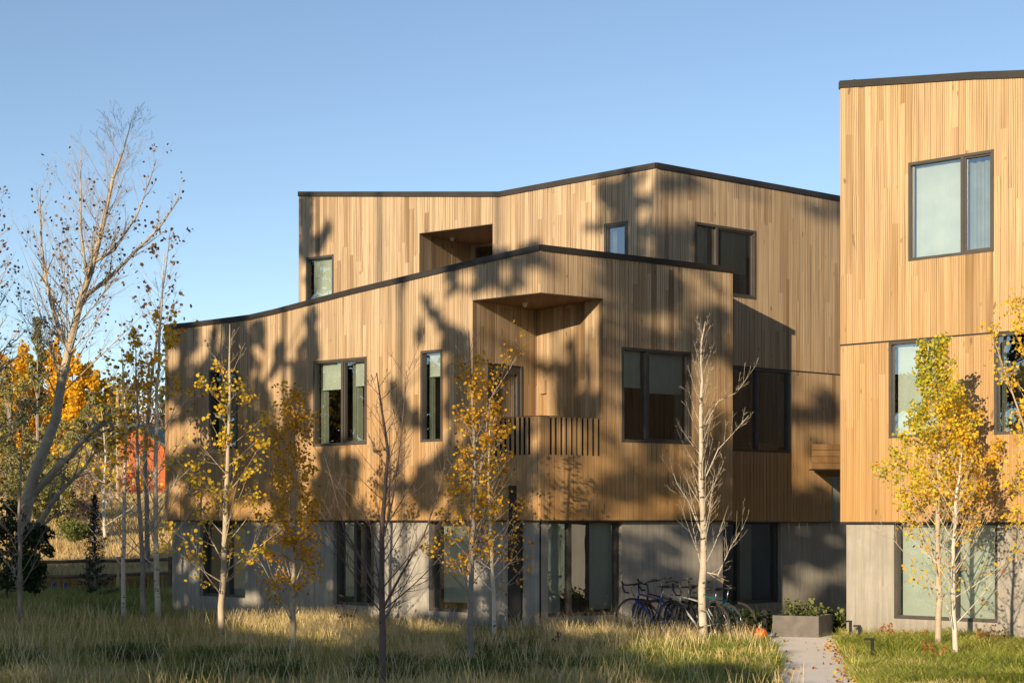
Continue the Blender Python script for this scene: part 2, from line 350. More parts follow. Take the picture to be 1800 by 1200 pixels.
def window(parent, W, h, name='window', off=.012, fw=.055, mulls=(), blinds=(), room=ROOM, curtains=(), depth=1.1, label=None, sash=(), pink=None, inset=.0, items=None):
    """frame with mullions, glass, blinds, curtains and the dark room behind, from the opening h"""
    u0, u1, z0, z1 = h; a = Acc(); dn = np.array([W.n[0], W.n[1], 0])*-1; du = np.array([W.d[0], W.d[1], 0]); up = np.array([0, 0, 1.])
    fo = off-inset; fd = .13
    def bar(p, q, r, s, o=fo, d=fd): a.box(W.P(p, r, o), du*(q-p), dn*d, up*(s-r))
    bar(u0, u0+fw, z0, z1); bar(u1-fw, u1, z0, z1); bar(u0+fw, u1-fw, z0, z0+fw, fo-.003); bar(u0+fw, u1-fw, z1-fw, z1, fo-.003)
    ms = [W.u(m) for m in mulls]
    for m in ms: bar(m-fw*.6, m+fw*.6, z0+fw, z1-fw, fo-.006)
    edges = [u0+fw]+[k for m in ms for k in (m-fw*.6, m+fw*.6)]+[u1-fw]
    bays = [(edges[2*i], edges[2*i+1]) for i in range(len(edges)//2)]
    for i in sash:                                    # an opening light has a second, thinner frame
        p, q = bays[i]; t_ = .03
        for (e, f, g, k) in ((p, p+t_, z0+fw, z1-fw), (q-t_, q, z0+fw, z1-fw), (p+t_, q-t_, z0+fw, z0+fw+t_), (p+t_, q-t_, z1-fw-t_, z1-fw)): bar(e, f, g, k, fo-.03, .05)
    fr_ = a.build(name, METAL, parent, origin=W.P((u0+u1)/2, z0, 0), label=label)
    def sub(acc_, nm, m_):
        org = W.P((u0+u1)/2, z0, 0); o = acc_.build(nm, m_, None)
        o.parent = fr_; o.location = tuple(-org); return o
    for (p, q) in bays:
        g = Acc(); o = fo-.07
        g.poly([W.P(p, z0+fw, o), W.P(q, z0+fw, o), W.P(q, z1-fw, o), W.P(p, z1-fw, o)]); sub(g, 'glass_pane', GLASS)
    for i, (zb, pa, pb) in enumerate(blinds):         # fraction of the height kept open below the blind, part of the bay covered
        if zb is None: continue
        p, q = bays[i]; g = Acc(); o = fo-.16; lo = z0+fw+(z1-z0-2*fw)*zb
        x0, x1 = p+(q-p)*pa, p+(q-p)*pb; steps = 10
        for k in range(steps):
            e, f = x0+(x1-x0)*k/steps, x0+(x1-x0)*(k+1)/steps; oe, of_ = o+.004*math.sin(k*1.9), o+.004*math.sin((k+1)*1.9)
            g.poly([W.P(e, lo, oe), W.P(f, lo, of_), W.P(f, z1-.02, of_), W.P(e, z1-.02, oe)])
        g.box(W.P(x0, lo-.02, o-.008), du*(x1-x0), dn*-.016, up*.025)
        sub(g, 'roller_blind', BLIND)
    for (pa, pb, zb) in curtains:
        g = Acc(); o = fo-.22; x0, x1 = u0+(u1-u0)*pa, u0+(u1-u0)*pb; lo = z0+fw+(z1-z0-2*fw)*zb; st = 14
        for k in range(st):
            e, f = x0+(x1-x0)*k/st, x0+(x1-x0)*(k+1)/st; oe, of_ = o+.03*math.sin(k*1.7), o+.03*math.sin((k+1)*1.7)
            g.poly([W.P(e, lo, oe), W.P(f, lo, of_), W.P(f, z1-fw, of_), W.P(e, z1-fw, oe)])
        sub(g, 'curtain', CURT)
    if pink:
        g = Acc(); i, zf = pink; p, q = bays[i]; o = fo-.2
        for k in range(8):
            e = p+(q-p)*k/8; f = p+(q-p)*(k+1)/8; hk = (z1-z0)*zf*(1+.12*math.sin(k*2.3)); hk2 = (z1-z0)*zf*(1+.12*math.sin((k+1)*2.3))
            g.poly([W.P(e, z0+.02, o), W.P(f, z0+.02, o), W.P(f, z0+fw+hk2, o-.1), W.P(e, z0+fw+hk, o-.1)])
            g.poly([W.P(e, z0+fw+hk, o-.1), W.P(f, z0+fw+hk2, o-.1), W.P(f, z0+fw+hk2*.9, o-.6), W.P(e, z0+fw+hk*.9, o-.6)])
        sub(g, 'bedding', PINKM)
    g = Acc(); o0, o1 = fo-fd, fo-fd-depth; e = .25   # the room seen through the glass
    x0, x1, y0, y1 = u0-e*.0, u1+e*.0, z0, z1
    g.poly([W.P(x0, y0, o1), W.P(x1, y0, o1), W.P(x1, y1, o1), W.P(x0, y1, o1)])
    g.poly([W.P(x0, y0, o0), W.P(x0, y0, o1), W.P(x0, y1, o1), W.P(x0, y1, o0)]); g.poly([W.P(x1, y0, o1), W.P(x1, y0, o0), W.P(x1, y1, o0), W.P(x1, y1, o1)])
    g.poly([W.P(x0, y0, o0), W.P(x1, y0, o0), W.P(x1, y0, o1), W.P(x0, y0, o1)]); g.poly([W.P(x0, y1, o1), W.P(x1, y1, o1), W.P(x1, y1, o0), W.P(x0, y1, o0)])
    sub(g, 'room_interior', room)
    return fr_

def reveal(acc, W, h, d0, d1, bottom=True, top=True):  # the sides of an opening in a thick wall
    u0, u1, z0, z1 = h
    acc.poly([W.P(u0, z0, d0), W.P(u0, z0, d1), W.P(u0, z1, d1), W.P(u0, z1, d0)], [(0, z0), (.2, z0), (.2, z1), (0, z1)], .1)
    acc.poly([W.P(u1, z0, d1), W.P(u1, z0, d0), W.P(u1, z1, d0), W.P(u1, z1, d1)], [(0, z0), (.2, z0), (.2, z1), (0, z1)], .1)
    if bottom: acc.poly([W.P(u0, z0, d0), W.P(u1, z0, d0), W.P(u1, z0, d1), W.P(u0, z0, d1)], [(u0, 2), (u1, 2), (u1, 2.2), (u0, 2.2)], .1)
    if top: acc.poly([W.P(u0, z1, d1), W.P(u1, z1, d1), W.P(u1, z1, d0), W.P(u0, z1, d0)], [(u0, 2), (u1, 2), (u1, 2.2), (u0, 2.2)], .1)

def caps(acc, W, pts, h=.11, out=.035, th=.30, drop=0.):   # pts = (u, ztop): folded metal coping
    for (ua, za), (ub, zb) in zip(pts, pts[1:]):
        A = W.P(ua, za, out); B = W.P(ub, zb, out); A2_, B2_ = W.P(ua, za, -th), W.P(ub, zb, -th); dz = np.array([0, 0, h])
        acc.poly([A-dz, B-dz, B, A]); acc.poly([A, B, B2_, A2_]); acc.poly([B2_-dz, A2_-dz, A2_, B2_]); acc.poly([A2_-dz, B2_-dz, B-dz, A-dz])
        acc.poly([A2_-dz, A-dz, A, A2_]); acc.poly([B-dz, B2_-dz, B2_, B])
def strip(acc, W, u0, u1, z, h=.03, out=.03, back=.12): acc.box(W.P(u0, z, out), np.array([*(W.d*(u1-u0)), 0]), np.array([*(-W.n*(out+back)), 0]), (0, 0, h))

# ================================================================= THE LARGE APARTMENT BUILDING
bldA = empty('apartment_building', (*A1, 0), 'long wood clad apartment building with corner balcony and taller rear block, left of the path', 'building')
ZB_A, ZB_B = 2.115, 2.085                             # underside of the wood
# --- front wing, left face
zA_pts = [(290, 571), (342, 565.7), (389, 559.6), (440, 553.0), (482, 543.5), (525, 534.0), (560, 525.5), (640, 507), (720, 484.5), (800, 466), (950, 430)]
zA_pts = [(p, EZ+(HY-y)*WAL.D(p)/F) for p, y in [(290, 571), (342, 565.7), (389, 559.6), (440, 553.0), (482, 543.6), (530, 531), (620, 507.5), (741, 478.5), (850, 452.5), (950, 430)]]
zA_u = [(WAL.u(p), z) for p, z in zA_pts]
zAtop = lambda u: float(np.interp(u, [a for a, b in zA_u], [b for a, b in zA_u]))
ZA_R = zAtop(WAL.u(950))
z_sof = EZ+4.22; z_rail = EZ+1.95; z_slot = EZ+1.23; z_floor = EZ+.92
hw1 = hole(WAL, 368, 418, 393, 649.3, 789); hw2 = hole(WAL, 551, 644.5, 598, 630.5, 782.5); hw3 = hole(WAL, 739.5, 778, 759, 615, 776)
uA1 = WAL.len
rec_l = (WAL.u(831), uA1+1, z_rail, z_sof); rec_r = (-1, WAR.u(1060), z_rail, z_sof)
slots_l = [(WAL.u(p)-.004, WAL.u(p+3.2), z_slot, z_rail) for p in (870.5, 879, 887, 895.5, 904, 912.5, 920.5, 929)]
slots_r = [(WAR.u(p-1.5), WAR.u(p+1.5), z_slot, z_rail) for p in (968, 976.8, 986.4, 995.6, 1005, 1014.2, 1023.8, 1033, 1042.6, 1052.2)]
hpipe = (WAL.u(893.5), WAL.u(908), ZB_A-1, EZ+.66)
a = Acc(); clad(a, WAL, 0, uA1, ZB_A, lambda u: zAtop(u)-.02, [hw1, hw2, hw3, rec_l, *slots_l, hpipe], bw=.118, vary=.25, gap=.005)
a.build('wall_cladding', [WOOD, REVEAL], bldA)
hw4 = hole(WAR, 1092.5, 1214, 1153, 614, 778.5)
a = Acc(); clad(a, WAR, 0, WAR.len, ZB_A, ZA_R-.02, [hw4, rec_r, *slots_r], bw=.112, gap=.009, vary=.12, uoff=40)
a.build('wall_cladding', [WOOD, REVEAL], bldA)
# end wall of the wing, turned away from the view, back to the tall block
WAE = Wall(A2, A2+np.array([-WAR.n[0], -WAR.n[1]])*4.6)
a = Acc(); clad(a, WAE, 0, 4.6, ZB_A, ZA_R-.02, [], bw=.118, uoff=60); a.build('wall_cladding', [WOOD, REVEAL], bldA)
WAZ = Wall(A0+np.array([-WAL.n[0], -WAL.n[1]])*6, A0)
a = Acc(); clad(a, WAZ, 0, 6, ZB_A, zA_pts[0][1]-.02, [], bw=.118, uoff=70); a.build('wall_cladding', [WOOD, REVEAL], bldA)
# --- recessed corner balcony
pI = None
pL = WAL.P(WAL.u(831), 0)[:2]; nin = -WAL.n
k_ = (943-CX)/F; r_ = (k_*pL[1]-pL[0])/(nin[0]-k_*nin[1]); pI = pL+nin*r_
pRt = WAR.P(WAR.u(1060), 0)[:2]
WIL, WIR = Wall(pL, pI), Wall(pI, pRt)
hdoor = (WIL.u(857), WIL.u(919.5), z_floor, WIL.z(900, 642))
a = Acc(); clad(a, WIL, 0, WIL.len, z_floor, z_sof, [hdoor], bw=.112, uoff=80); clad(a, WIR, 0, WIR.len, z_floor, z_sof, [], bw=.112, uoff=90)
bal = a.build('balcony_wall', [WOOD, REVEAL], bldA)
a = Acc(); P3 = lambda q, z: (q[0], q[1], z)
quad = [pL, A1, pRt, pI]
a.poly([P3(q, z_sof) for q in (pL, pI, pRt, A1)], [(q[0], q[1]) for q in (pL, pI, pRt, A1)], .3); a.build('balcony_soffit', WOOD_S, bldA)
a = Acc(); a.poly([P3(q, z_floor) for q in (pL, A1, pRt, pI)]); a.build('balcony_floor', ROOFM, bldA)
a = Acc()                                             # thin metal edge round the opening and lining behind the slats
for W, (u0, u1, _, _) in ((WAL, (WAL.u(831), uA1, 0, 0)), (WAR, (0, WAR.u(1060), 0, 0))):
    a = Acc(); strip(a, W, u0, u1, z_sof-.012, .014, .006, .04); a.build('balcony_edge_trim', METAL, bldA)
    a = Acc(); strip(a, W, u0, u1, z_rail-.012, .014, .004, .10); a.build('balustrade_cap', WOOD_S, bldA)
a = Acc()
for W, (u0, u1) in ((WAL, (WAL.u(831), uA1-.09)), (WAR, (.09, WAR.u(1060)))):
    a.poly([W.P(u0, z_floor, -.09), W.P(u1, z_floor, -.09), W.P(u1, z_rail-.02, -.09), W.P(u0, z_rail-.02, -.09)])
a.build('balustrade_lining', REVEAL, bldA)
# balcony door
a = Acc(); du = np.array([*WIL.d, 0]); dn = np.array([*(-WIL.n), 0]); u0, u1, z0, z1 = hdoor
for (p, q, r, s_) in ((u0, u0+.06, z0, z1), (u1-.06, u1, z0, z1), (u0+.06, u1-.06, z1-.07, z1), (u0+.06, u0+.15, z0, z1-.07), (u1-.15, u1-.06, z0, z1-.07), (u0+.15, u1-.15, z0, z0+.2), (u0+.15, u1-.15, z1-.17, z1-.07)):
    a.box(WIL.P(p, r, .006 if p in (u0, u1-.06) else -.025), du*(q-p), dn*.1, (0, 0, s_-r))
dr = a.build('balcony_door', METAL, bldA)
def subpart(acc_, nm, m_, par, **kw): o = acc_.build(nm, m_, None, **kw); o.parent = par; o.location = tuple(-np.array(par.location)-np.array(par.parent.location if par.parent else (0, 0, 0))); return o
a = Acc(); a.poly([WIL.P(u0+.15, z0+.2, -.07), WIL.P(u1-.15, z0+.2, -.07), WIL.P(u1-.15, z1-.17, -.07), WIL.P(u0+.15, z1-.17, -.07)]); subpart(a, 'glass_pane', GLASS, dr)
a = Acc(); a.box(WIL.P(u1-.12, z0+.95, 0), du*.03, -dn*.05, (0, 0, .14)); subpart(a, 'handle', BLACK, dr)
a = Acc(); a.poly([WIL.P(u0, z0, -.8), WIL.P(u1, z0, -.8), WIL.P(u1, z1, -.8), WIL.P(u0, z1, -.8)])
a.poly([WIL.P(u0, z0, -.1), WIL.P(u0, z0, -.8), WIL.P(u0, z1, -.8), WIL.P(u0, z1, -.1)]); a.poly([WIL.P(u1, z0, -.1), WIL.P(u1, z0, -.8), WIL.P(u1, z1, -.8), WIL.P(u1, z1, -.1)])
a.poly([WIL.P(u0, z0, -.1), WIL.P(u1, z0, -.1), WIL.P(u1, z0, -.8), WIL.P(u0, z0, -.8)]); a.poly([WIL.P(u0, z1, -.1), WIL.P(u1, z1, -.1), WIL.P(u1, z1, -.8), WIL.P(u0, z1, -.8)]); subpart(a, 'room_interior', ROOM, dr)
def lamp(px, py, D, z):
    a = Acc(); c_ = at(px, py, D); c_[2] = z
    a.tube([c_, c_-np.array([0, 0, .02])], .055, 14); a.tube([c_-np.array([0, 0, .02]), c_-np.array([0, 0, .06]), c_-np.array([0, 0, .085])], [.045, .04, .015], 14)
    a.build('ceiling_light', WHITE, bldA, smooth=False)
lamp(923, 540, 31.4, z_sof)
a = Acc(); uu = WIR.u(952.5); a.box(WIR.P(uu, WIR.z(957, 692), .06), np.array([*WIR.d, 0])*(WIR.u(961.5)-uu), np.array([*(-WIR.n), 0])*.06, (0, 0, WIR.z(957, 669)-WIR.z(957, 692)))
a.build('wall_vent', noisy('tan_vent', (.42, .28, .16), (.36, .24, .14), 5, .6, 0), bldA)
# --- windows of the wing
window(bldA, WAL, hw1, blinds=[(.0, .12, 1.)], label='narrow left window with lowered blind')
window(bldA, WAL, hw2, mulls=(601.5,), blinds=[(.68, .1, 1.), (.70, .35, 1.)], curtains=[(.02, .14, 0), (.62, .78, 0)], sash=(1,), pink=(1, .05))
window(bldA, WAL, hw3, blinds=[(.74, .14, 1.)], curtains=[(.12, .3, 0)], fw=.05)
window(bldA, WAR, hw4, mulls=(1138,), blinds=[(.6, .1, .95), (.55, .0, .95)], room=ROOMR, curtains=[(.86, .98, 0)], sash=(1,))
# --- concrete base
zcb = -.3
OFFC = -.10
def cw(W, pl, pr, pref, yb): u0_, u1_, z0_, _ = hole(W, pl, pr, pref, 900, yb); return (u0_, u1_, z0_, ZB_A+.05)
hg1 = cw(WAL, 345, 425, 385, 1049); hg2 = cw(WAL, 580, 652, 617, 1064); hg3 = cw(WAL, 748, 816, 780, 1075); hg4 = cw(WAR, 969, 1099, 1034, 1083)
a = Acc(); u0_ = WAL.u(297)
clad(a, WAL, u0_, uA1-.10, zcb, ZB_A+.05, [hg1, hg2, hg3], bw=.15, gap=0, off=OFFC, jit=.006, vary=.2)
for h in (hg1, hg2, hg3): reveal(a, WAL, h, OFFC, OFFC-.22, top=False)
clad(a, WAR, .08, WAR.u(1276), zcb, ZB_A+.05, [hg4], bw=.15, gap=0, off=OFFC, jit=.006, vary=.2, uoff=33)
reveal(a, WAR, hg4, OFFC, OFFC-.22, top=False)
WCE = Wall(WAR.P(WAR.u(1276), 0, OFFC)[:2], WAR.P(WAR.u(1276), 0, OFFC-6)[:2])
clad(a, WCE, 0, 5.9, zcb, ZB_A+.05, [], bw=.15, gap=0, uoff=12)
WCZ = Wall(WAL.P(u0_, 0, -6)[:2], WAL.P(u0_, 0, OFFC)[:2]); clad(a, WCZ, 0, WCZ.len, zcb, ZB_A+.05, [], bw=.15, gap=0, uoff=17)
a.build('concrete_base', CONC, bldA)
CW = dict(off=.0, inset=-(OFFC)+.10, depth=.9, fw=.06)
window(bldA, WAL, (hg1[0], hg1[1], hg1[2], ZB_A), mulls=(388,), blinds=[(None, 0, 1), (.0, 0, 1.)], **CW)
window(bldA, WAL, (hg2[0], hg2[1], hg2[2], ZB_A), mulls=(612, 630), blinds=[(.08, .1, .9), (None, 0, 1), (None, 0, 1)], curtains=[(.72, .95, .1)], **CW)
window(bldA, WAL, (hg3[0], hg3[1], hg3[2], ZB_A), blinds=[(.08, .12, 1.)], **CW)
window(bldA, WAR, (hg4[0], hg4[1], hg4[2], ZB_A), mulls=(1013.5,), blinds=[(.0, .0, .82), (.04, .5, 1.)], room=ROOM, **CW)  # left bay: added pale blind stands in for the mirrored right building
a = Acc(); u0, u1, z0, z1 = hpipe                      # black steel downspout box
a.box(WAL.P(u0+.01, ZB_A-.02, .01), np.array([*WAL.d, 0])*(u1-u0-.02), np.array([*(-WAL.n), 0])*.14, (0, 0, z1-ZB_A+.02))
a.box(WAL.P(WAL.u(889.5), -.2, OFFC+.05), np.array([*WAL.d, 0])*(WAL.u(913)-WAL.u(889.5)), np.array([*(-WAL.n), 0])*.2, (0, 0, ZB_A+.17))
a.build('downspout', BLACK, bldA)
a = Acc()
strip(a, WAL, 0, uA1, ZB_A-.025, .025, .012, .25); strip(a, WAR, .0, WAR.len, ZB_A-.026, .025, .012, .25)
a.build('base_flashing', CAPM, bldA)
a = Acc(); caps(a, WAL, zA_u); caps(a, WAR, [(0, ZA_R+.001), (WAR.len+.03, ZA_R+.001)]); caps(a, WAE, [(0, ZA_R-.002), (4.4, ZA_R-.002)])
a.build('parapet_cap', CAPM, bldA)
# --- tall block behind
zBl = [(525, 337), (700, 337), (878, 337), (1153, 286)]
zB_u = [(WBL.u(p), EZ+(HY-y)*WBL.D(p)/F) for p, y in [(525, 337), (600, 337), (700, 337), (800, 337), (878, 337), (950, 323.5), (1020, 310.5), (1090, 297.5), (1153, 286)]]
zBtop = lambda u: float(np.interp(u, [a_ for a_, b_ in zB_u], [b_ for a_, b_ in zB_u]))
ZB_R = zB_u[-1][1]
hb1 = hole(WBL, 538, 586.6, 562, 450, 565); hb2 = hole(WBL, 1062, 1103.5, 1083, 391, 470)
rb = (WBL.u(737), WBL.u(866), WBL.z(737, 560), WBL.z(800, 402))
a = Acc(); clad(a, WBL, 0, WBL.len, 5.0, lambda u: zBtop(u)-.02, [hb1, hb2, rb], bw=.118, vary=.25, uoff=7, gap=.005); a.build('wall_cladding', [WOOD, REVEAL], bldA)
ZJ = WBR.z(1430, 654.5)
hb3 = hole(WBR, 1221, 1328.5, 1328, 406, 526.5); hb4 = (WBR.u(1272), WBR.u(1388.5), WBR.z(1388, 796), ZJ-.005)
def ztb(u): return ZB_R-.02
a = Acc(); clad(a, WBR, 0, WBR.len, ZJ+.012, ztb, [hb3], bw=.118, vary=.2, uoff=51); a.build('wall_cladding', [WOOD, REVEAL], bldA)
a = Acc(); clad(a, WBR, WBR.u(1240), WBR.u(1462), ZB_B, ZJ-.012, [hb4], bw=.105, gap=.008, vary=.15, uoff=61); clad(a, WBR, WBR.u(1462), WBR.len, ZB_B+1.28, ZJ-.012, [], bw=.11, uoff=66)
a.build('wall_cladding', [WOOD, REVEAL], bldA)
WBZ = Wall(B0-WBL.n*7, B0); a = Acc(); clad(a, WBZ, 0, 7, 4.5, zB_u[0][1]-.02, [], bw=.12, uoff=71); a.build('wall_cladding', [WOOD, REVEAL], bldA)
WBE = Wall(B2, B2-WBR.n*7); a = Acc(); clad(a, WBE, 0, 7, ZB_B, ZB_R-.02, [], bw=.12, uoff=75); a.build('wall_cladding', [WOOD, REVEAL], bldA)
# its recessed upper balcony
pL2 = WBL.P(rb[0], 0)[:2]; nb = -WBL.n; k_ = (826.5-CX)/F; r_ = (k_*pL2[1]-pL2[0])/(nb[0]-k_*nb[1]); pI2 = pL2+nb*r_
pR2 = WBL.P(rb[1], 0)[:2]; pK2 = pR2+nb*r_
WJL, WJB, WJR = Wall(pL2, pI2), Wall(pI2, pK2), Wall(pK2, pR2)
hd2 = (WJB.u(837), WJB.u(837)+.95, rb[2], WJB.z(850, 434))
a = Acc(); clad(a, WJL, 0, WJL.len, rb[2], rb[3], [], bw=.15, uoff=81); clad(a, WJB, 0, WJB.len, rb[2], rb[3], [hd2], uoff=84); clad(a, WJR, 0, WJR.len, rb[2], rb[3], [], uoff=88)
a.build('balcony_wall', [WOOD, REVEAL], bldA)
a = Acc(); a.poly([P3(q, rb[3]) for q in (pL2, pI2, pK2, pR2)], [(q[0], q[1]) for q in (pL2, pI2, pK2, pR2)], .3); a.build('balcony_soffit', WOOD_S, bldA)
a = Acc(); strip(a, WBL, rb[0], rb[1], rb[3]-.012, .014, .006, .04); a.build('balcony_edge_trim', METAL, bldA)
window(bldA, WJB, hd2, name='balcony_door', blinds=[(None, 0, 1)], fw=.07, depth=.7, room=ROOMR)
lamp(795, 412, 37.4, rb[3])
window(bldA, WBL, hb1, blinds=[(.0, .1, 1.)], fw=.05)
window(bldA, WBL, hb2, blinds=[(None, 0, 1)], curtains=[(.1, .3, 0)], fw=.06, sash=(0,))
window(bldA, WBR, hb3, mulls=(1260.5,), blinds=[(.0, .3, .8), (.36, .2, .9)], curtains=[(.86, .95, 0)], sash=(1,))
window(bldA, WBR, hb4, mulls=(1331.5,), blinds=[(None, 0, 1), (None, 0, 1)], room=ROOMR, curtains=[(.93, .97, 0)], pink=(1, .09), depth=.8)
a = Acc(); caps(a, WBL, zB_u, h=.115); caps(a, WBR, [(0, ZB_R+.001), (WBR.len, ZB_R+.001)], h=.115); a.build('parapet_cap', CAPM, bldA)
a = Acc(); strip(a, WBR, WBR.u(1240), WBR.len, ZJ-.012, .024, .014, .05); a.build('joint_flashing', CAPM, bldA); a = Acc(); strip(a, WBR, WBR.u(1240), WBR.u(1462), ZB_B-.025, .025, .012, .25); a.build('base_flashing', CAPM, bldA)
hg5 = (WBR.u(1262), WBR.u(1379), WBR.z(1320, 1061), ZB_B+.05)
a = Acc(); clad(a, WBR, WBR.u(1240), WBR.len, zcb, ZB_B+.05, [hg5], bw=.15, gap=0, off=OFFC, jit=.006, vary=.2, uoff=21); reveal(a, WBR, hg5, OFFC, OFFC-.22, top=False)
WK = Wall(WBR.P(WBR.u(1462.3), 0, -.03)[:2], WBR.P(WBR.u(1495), 0, -.03)[:2]); clad(a, WK, 0, WK.len+.6, ZB_B, ZB_B+1.3, [], bw=.15, gap=0, off=0, uoff=28)
a.build('concrete_base', CONC, bldA)
window(bldA, WBR, (hg5[0], hg5[1], hg5[2], ZB_B), mulls=(1310.5,), blinds=[(.05, .3, .6), (.0, .0, .46)], **CW)
# roofs
a = Acc(); fr = [A0, WAL.P(WAL.u(440), 0)[:2], A1, A2]; 
rA = [P3(A0, zA_pts[0][1]-.2), P3(WAL.P(WAL.u(440), 0)[:2], zAtop(WAL.u(440))-.2), P3(A1, ZA_R-.2), P3(A2, ZA_R-.2), P3(A2-WAR.n*4.6, ZA_R-.2), P3(B0-WBL.n*.5, 6.7), P3(A0-WAL.n*6, zA_pts[0][1]-.2)]
cA = np.mean([np.array(q) for q in rA], axis=0)
for i in range(len(rA)): a.poly([rA[i], rA[(i+1) % len(rA)], cA])
rB = [P3(B0, 9.0), P3(B1, 9.0), P3(B2, 9.0), P3(B2-WBR.n*7, 9.0), P3(B0-WBL.n*7, 9.0)]; cB = np.mean([np.array(q) for q in rB], axis=0)
for i in range(len(rB)): a.poly([rB[i], rB[(i+1) % len(rB)], cB])
a.build('roof', ROOFM, bldA)
# timber box beam bridging towards the near building
a = Acc(); Db = 34.6
xl, xr = at(1427, 0, Db)[0], at(1500, 0, Db)[0]; zt_, zb_ = at(0, 780, Db)[2], at(0, 824, Db)[2]
f0, f1 = np.array([xl, Db, 0]), np.array([xr, Db+.1, 0])
for k in range(4):
    za, zb2 = zb_+(zt_-zb_)*k/4+.006, zb_+(zt_-zb_)*(k+1)/4-.002
    a.box(f0+np.array([0, 0, za]), f1-f0, (xl/Db*1.5+.03, 1.5, 0), (0, 0, zb2-za), t=rnd.random())
a.poly([f0+(0.02, 0, zb_), f1+(0, 0, zb_), f1+(0, 1.4, zb_-.12), f0+(.45, 1.4, zb_-.12)], t=.4)
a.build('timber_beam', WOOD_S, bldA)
a = Acc(); a.box((xl-.01, Db-.012, zb_-.02), (xr-xl, 0, 0), (0, .3, 0), (0, 0, .022)); a.build('beam_flashing', CAPM, bldA)

# ================================================================= THE NEAR BUILDING AT THE RIGHT
bldR = empty('apartment_building', (*R0, 0), 'fully sunlit wood clad apartment building cut off by the right edge', 'building')
zR_u = [(WR.u(p), EZ+(HY-y)*WR.D(p)/F) for p, y in ((1477, 142.7), (1600, 134.6), (1711, 127), (1756, 125.5), (1800, 123.8), (1900, 119))]; zR_u.append((WR.len, zR_u[-1][1]))
zRt = lambda u: float(np.interp(u, [p for p, q in zR_u], [q for p, q in zR_u]))
ZJR = WR.z(1640, 593.5)
hr1 = hole(WR, 1597, 1747.5, 1672, 274.5, 450.5); hr2 = (WR.u(1562.6), WR.u(1654), WR.z(1600, 768.5), ZJR-.012); hr3 = (WR.u(1747.5), WR.u(1850), WR.z(1747.5, 763.8), ZJR-.012)
a = Acc(); clad(a, WR, 0, WR.len, ZJR+.015, lambda u: zRt(u)-.02, [hr1], bw=.128, gap=.0035, vary=.12, uoff=3); a.build('wall_cladding', [WOOD_R, REVEAL], bldR)
a = Acc(); clad(a, WR, 0, WR.len, ZB_B, ZJR-.012, [hr2, hr3], bw=.128, gap=.0035, vary=.12, uoff=23); a.build('wall_cladding', [WOOD_R, REVEAL], bldR)
WRS = Wall(R0-WR.n*9, R0); a = Acc(); clad(a, WRS, 0, 9, ZB_B, zR_u[0][1]-.02, [], bw=.128, uoff=13); a.build('wall_cladding', [WOOD_R, REVEAL], bldR)
window(bldR, WR, hr1, mulls=(1691.5,), blinds=[(.0, .03, 1.), (None, 0, 1)], room=ROOM, sash=(1,), fw=.05, curtains=[(.66, .985, 0)])  # right bay: curtain added to stand in for a darker tree reflection
window(bldR, WR, hr2, blinds=[(.0, .06, 1.)], fw=.05); window(bldR, WR, hr3, blinds=[(None, 0, 1)], curtains=[(.05, .12, 0)], fw=.05)
hgr = (WR.u(1566.5), WR.u(1749), WR.z(1650, 1090.5), ZB_B+.05)
a = Acc(); clad(a, WR, .07, WR.len, zcb, ZB_B+.05, [hgr], bw=.16, gap=0, off=OFFC, jit=.004, vary=.2, uoff=4); reveal(a, WR, hgr, OFFC, OFFC-.2, top=False)
WRC = Wall(WR.P(.07, 0, -9)[:2], WR.P(.07, 0, OFFC)[:2]); clad(a, WRC, 0, WRC.len, zcb, ZB_B+.05, [], bw=.16, gap=0, uoff=9)
a.build('concrete_base', CONC, bldR)
window(bldR, WR, (hgr[0], hgr[1], hgr[2], ZB_B), mulls=(1672,), blinds=[(.0, .02, 1.), (.0, .0, .98)], **{**CW, 'inset': .12})
a = Acc(); caps(a, WR, zR_u, h=.125); caps(a, WRS, [(0, zR_u[0][1]-.02), (9, zR_u[0][1]-.02)], h=.125); a.build('parapet_cap', CAPM, bldR)
a = Acc(); strip(a, WR, 0, WR.len, ZJR-.013, .026, .014, .05); a.build('joint_flashing', CAPM, bldR); a = Acc(); strip(a, WR, 0, WR.len, ZB_B-.028, .028, .012, .25); a.build('base_flashing', CAPM, bldR)
a = Acc(); a.poly([P3(R0, 9.6), P3(R2, 9.3), P3(R2-WR.n*9, 9.3), P3(R0-WR.n*9, 9.6)]); a.build('roof', ROOFM, bldR)

# ================================================================= GROUND
def hgt(x, y):
    x = np.asarray(x, float); y = np.asarray(y, float)
    h = np.clip(y-52, 0, 23)*.1+np.clip(y-75, 0, 30)*.04+np.clip(y-105, 0, 400)*.02
    h = h+.04*np.sin(x*.9+1)*np.sin(y*.7)*np.clip((y-15)/10, 0, 1)*np.clip((60-y)/20, .3, 1)-.04
    return h
ys = np.concatenate([np.linspace(-400, 0, 10), np.linspace(4, 60, 110), np.linspace(62, 130, 60), np.geomspace(140, 2200, 24)])
xs = np.concatenate([-np.geomspace(1800, 22, 22), np.linspace(-20, 20, 90), np.geomspace(22, 1800, 22)])
X, Y = np.meshgrid(xs, ys); Z = hgt(X, Y); V = np.stack([X, Y, Z], -1).reshape(-1, 3)
nx_, ny_ = len(xs), len(ys); i_, j_ = np.meshgrid(np.arange(nx_-1), np.arange(ny_-1)); b_ = (j_*nx_+i_).ravel()
loops = np.stack([b_, b_+1, b_+nx_+1, b_+nx_], -1).ravel()
GROUNDM = mat('meadow_soil', rough=.95, spec=.1); n = N(GROUNDM); tc = n.new('ShaderNodeTexCoord').outputs['Object']
sp = n.new('ShaderNodeSeparateXYZ'); n.ln(tc, sp.inputs[0])
